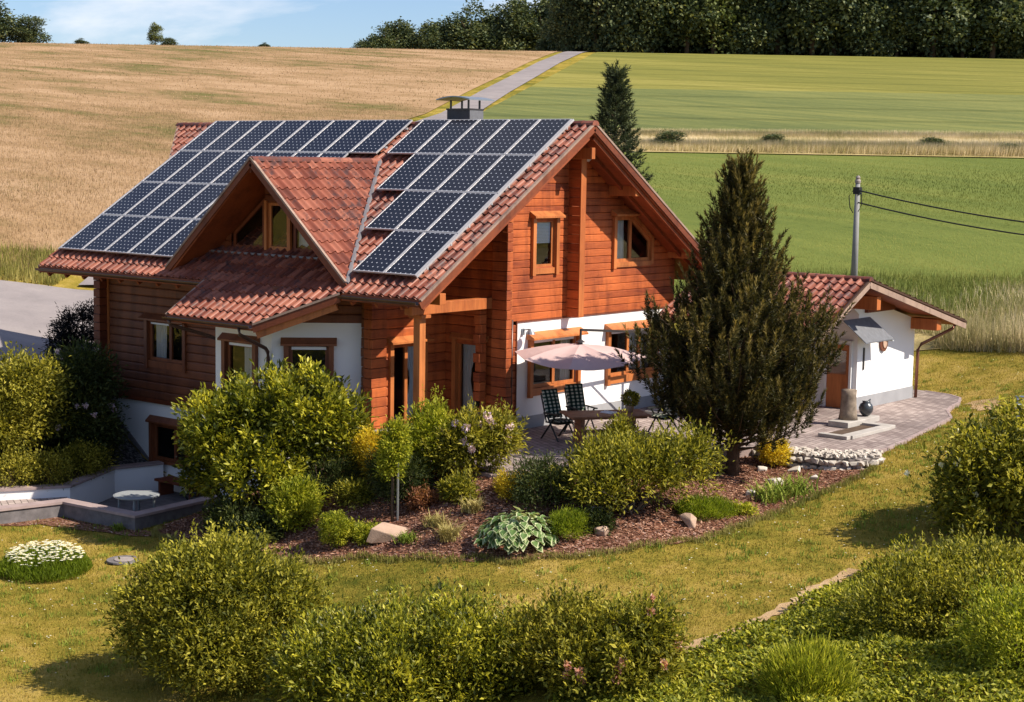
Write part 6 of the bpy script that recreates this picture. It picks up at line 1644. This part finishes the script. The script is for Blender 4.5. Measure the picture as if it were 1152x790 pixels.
# tall weeds at the foot of the rough zone, clumps beside the garage
x, y = fan(26000, 47, 54, .26, .5, 99, 1.0, lambda x,y,d,s: (np.abs(d-(60.2-1.15*np.maximum(0,s-9)-.8)) < 1.1)); blades('tall_weeds', x, y, 1.1, .025, 'bl_dry', 99, .45)
# ------------------------------------------------------------------ camera, sun, sky
cam = bpy.data.cameras.new('camera'); co = bpy.data.objects.new('camera', cam); COL.objects.link(co)
cam.sensor_width = 36; cam.lens = 1840.16/1152*36; cam.clip_start = .5; cam.clip_end = 3000
yaw, pitch, roll = 0.6931661, 0.1147691, 0.0162366
Fv = Vector((-math.sin(yaw)*math.cos(pitch), math.cos(yaw)*math.cos(pitch), -math.sin(pitch))); Rv = Vector((math.cos(yaw), math.sin(yaw), 0)); Uv = Rv.cross(Fv)
R2 = Rv*math.cos(roll)+Uv*math.sin(roll); U2 = -Rv*math.sin(roll)+Uv*math.cos(roll)
mt = Matrix((R2, U2, -Fv)).transposed().to_4x4(); mt.translation = Vector((33.3785459721268, -32.19336173478097, -1.170804318867688)); co.matrix_world = mt
sc.camera = co
SUN_EL, SUN_AZ = R_(45), R_(22)     # azimuth measured from +X towards +Y
Sd = Vector((math.cos(SUN_EL)*math.cos(SUN_AZ), math.cos(SUN_EL)*math.sin(SUN_AZ), math.sin(SUN_EL)))
ld = bpy.data.lights.new('sun', 'SUN'); ld.energy = 5.0; ld.angle = R_(.53); ld.color = (1.0, .91, .78)
lo = bpy.data.objects.new('sun', ld); COL.objects.link(lo); lo.rotation_euler = Sd.to_track_quat('Z', 'Y').to_euler(); lo.location = (0,0,60)
w = bpy.data.worlds.new('World'); sc.world = w; w.use_nodes = True; nt = w.node_tree; nt.nodes.clear()
out = nt.nodes.new('ShaderNodeOutputWorld'); bg = nt.nodes.new('ShaderNodeBackground'); sky = nt.nodes.new('ShaderNodeTexSky')
sky.sky_type = 'NISHITA'; sky.sun_disc = False; sky.sun_elevation = SUN_EL; sky.sun_rotation = math.pi/2-SUN_AZ; sky.altitude = 300; sky.air_density = 1.0; sky.dust_density = .6; sky.ozone_density = 2.0
tc = nt.nodes.new('ShaderNodeTexCoord'); mp = nt.nodes.new('ShaderNodeMapping'); mp.inputs['Scale'].default_value = (1,1,3.2); nt.links.new(tc.outputs['Generated'], mp.inputs[0])
nz = noise(nt, mp.outputs[0], 5.5, 7, .58, .3)
cf = ramp(nt, nz, [(.48, (0,0,0)), (.72, (1,1,1))])
skyc = mixc(nt, sky.outputs[0], (1.32, 1.44, 1.72), 1.0, 'MULTIPLY')
cloud = mixc(nt, skyc, (13.5, 13.3, 13.6), math_(nt, 'MULTIPLY', cf, .75))
nt.links.new(cloud, bg.inputs[0]); bg.inputs[1].default_value = .055
nt.links.new(bg.outputs[0], out.inputs[0])
sc.view_settings.view_transform = 'Standard'; sc.view_settings.look = 'None'; sc.view_settings.exposure = .62; sc.view_settings.gamma = 1; sc.view_settings.use_curve_mapping = False
sc.render.engine = 'CYCLES'; sc.cycles.use_denoising = True; sc.cycles.max_bounces = 6; sc.cycles.transparent_max_bounces = 12; sc.cycles.caustics_reflective = False; sc.cycles.caustics_refractive = False
sc.render.resolution_x = 1024; sc.render.resolution_y = 702
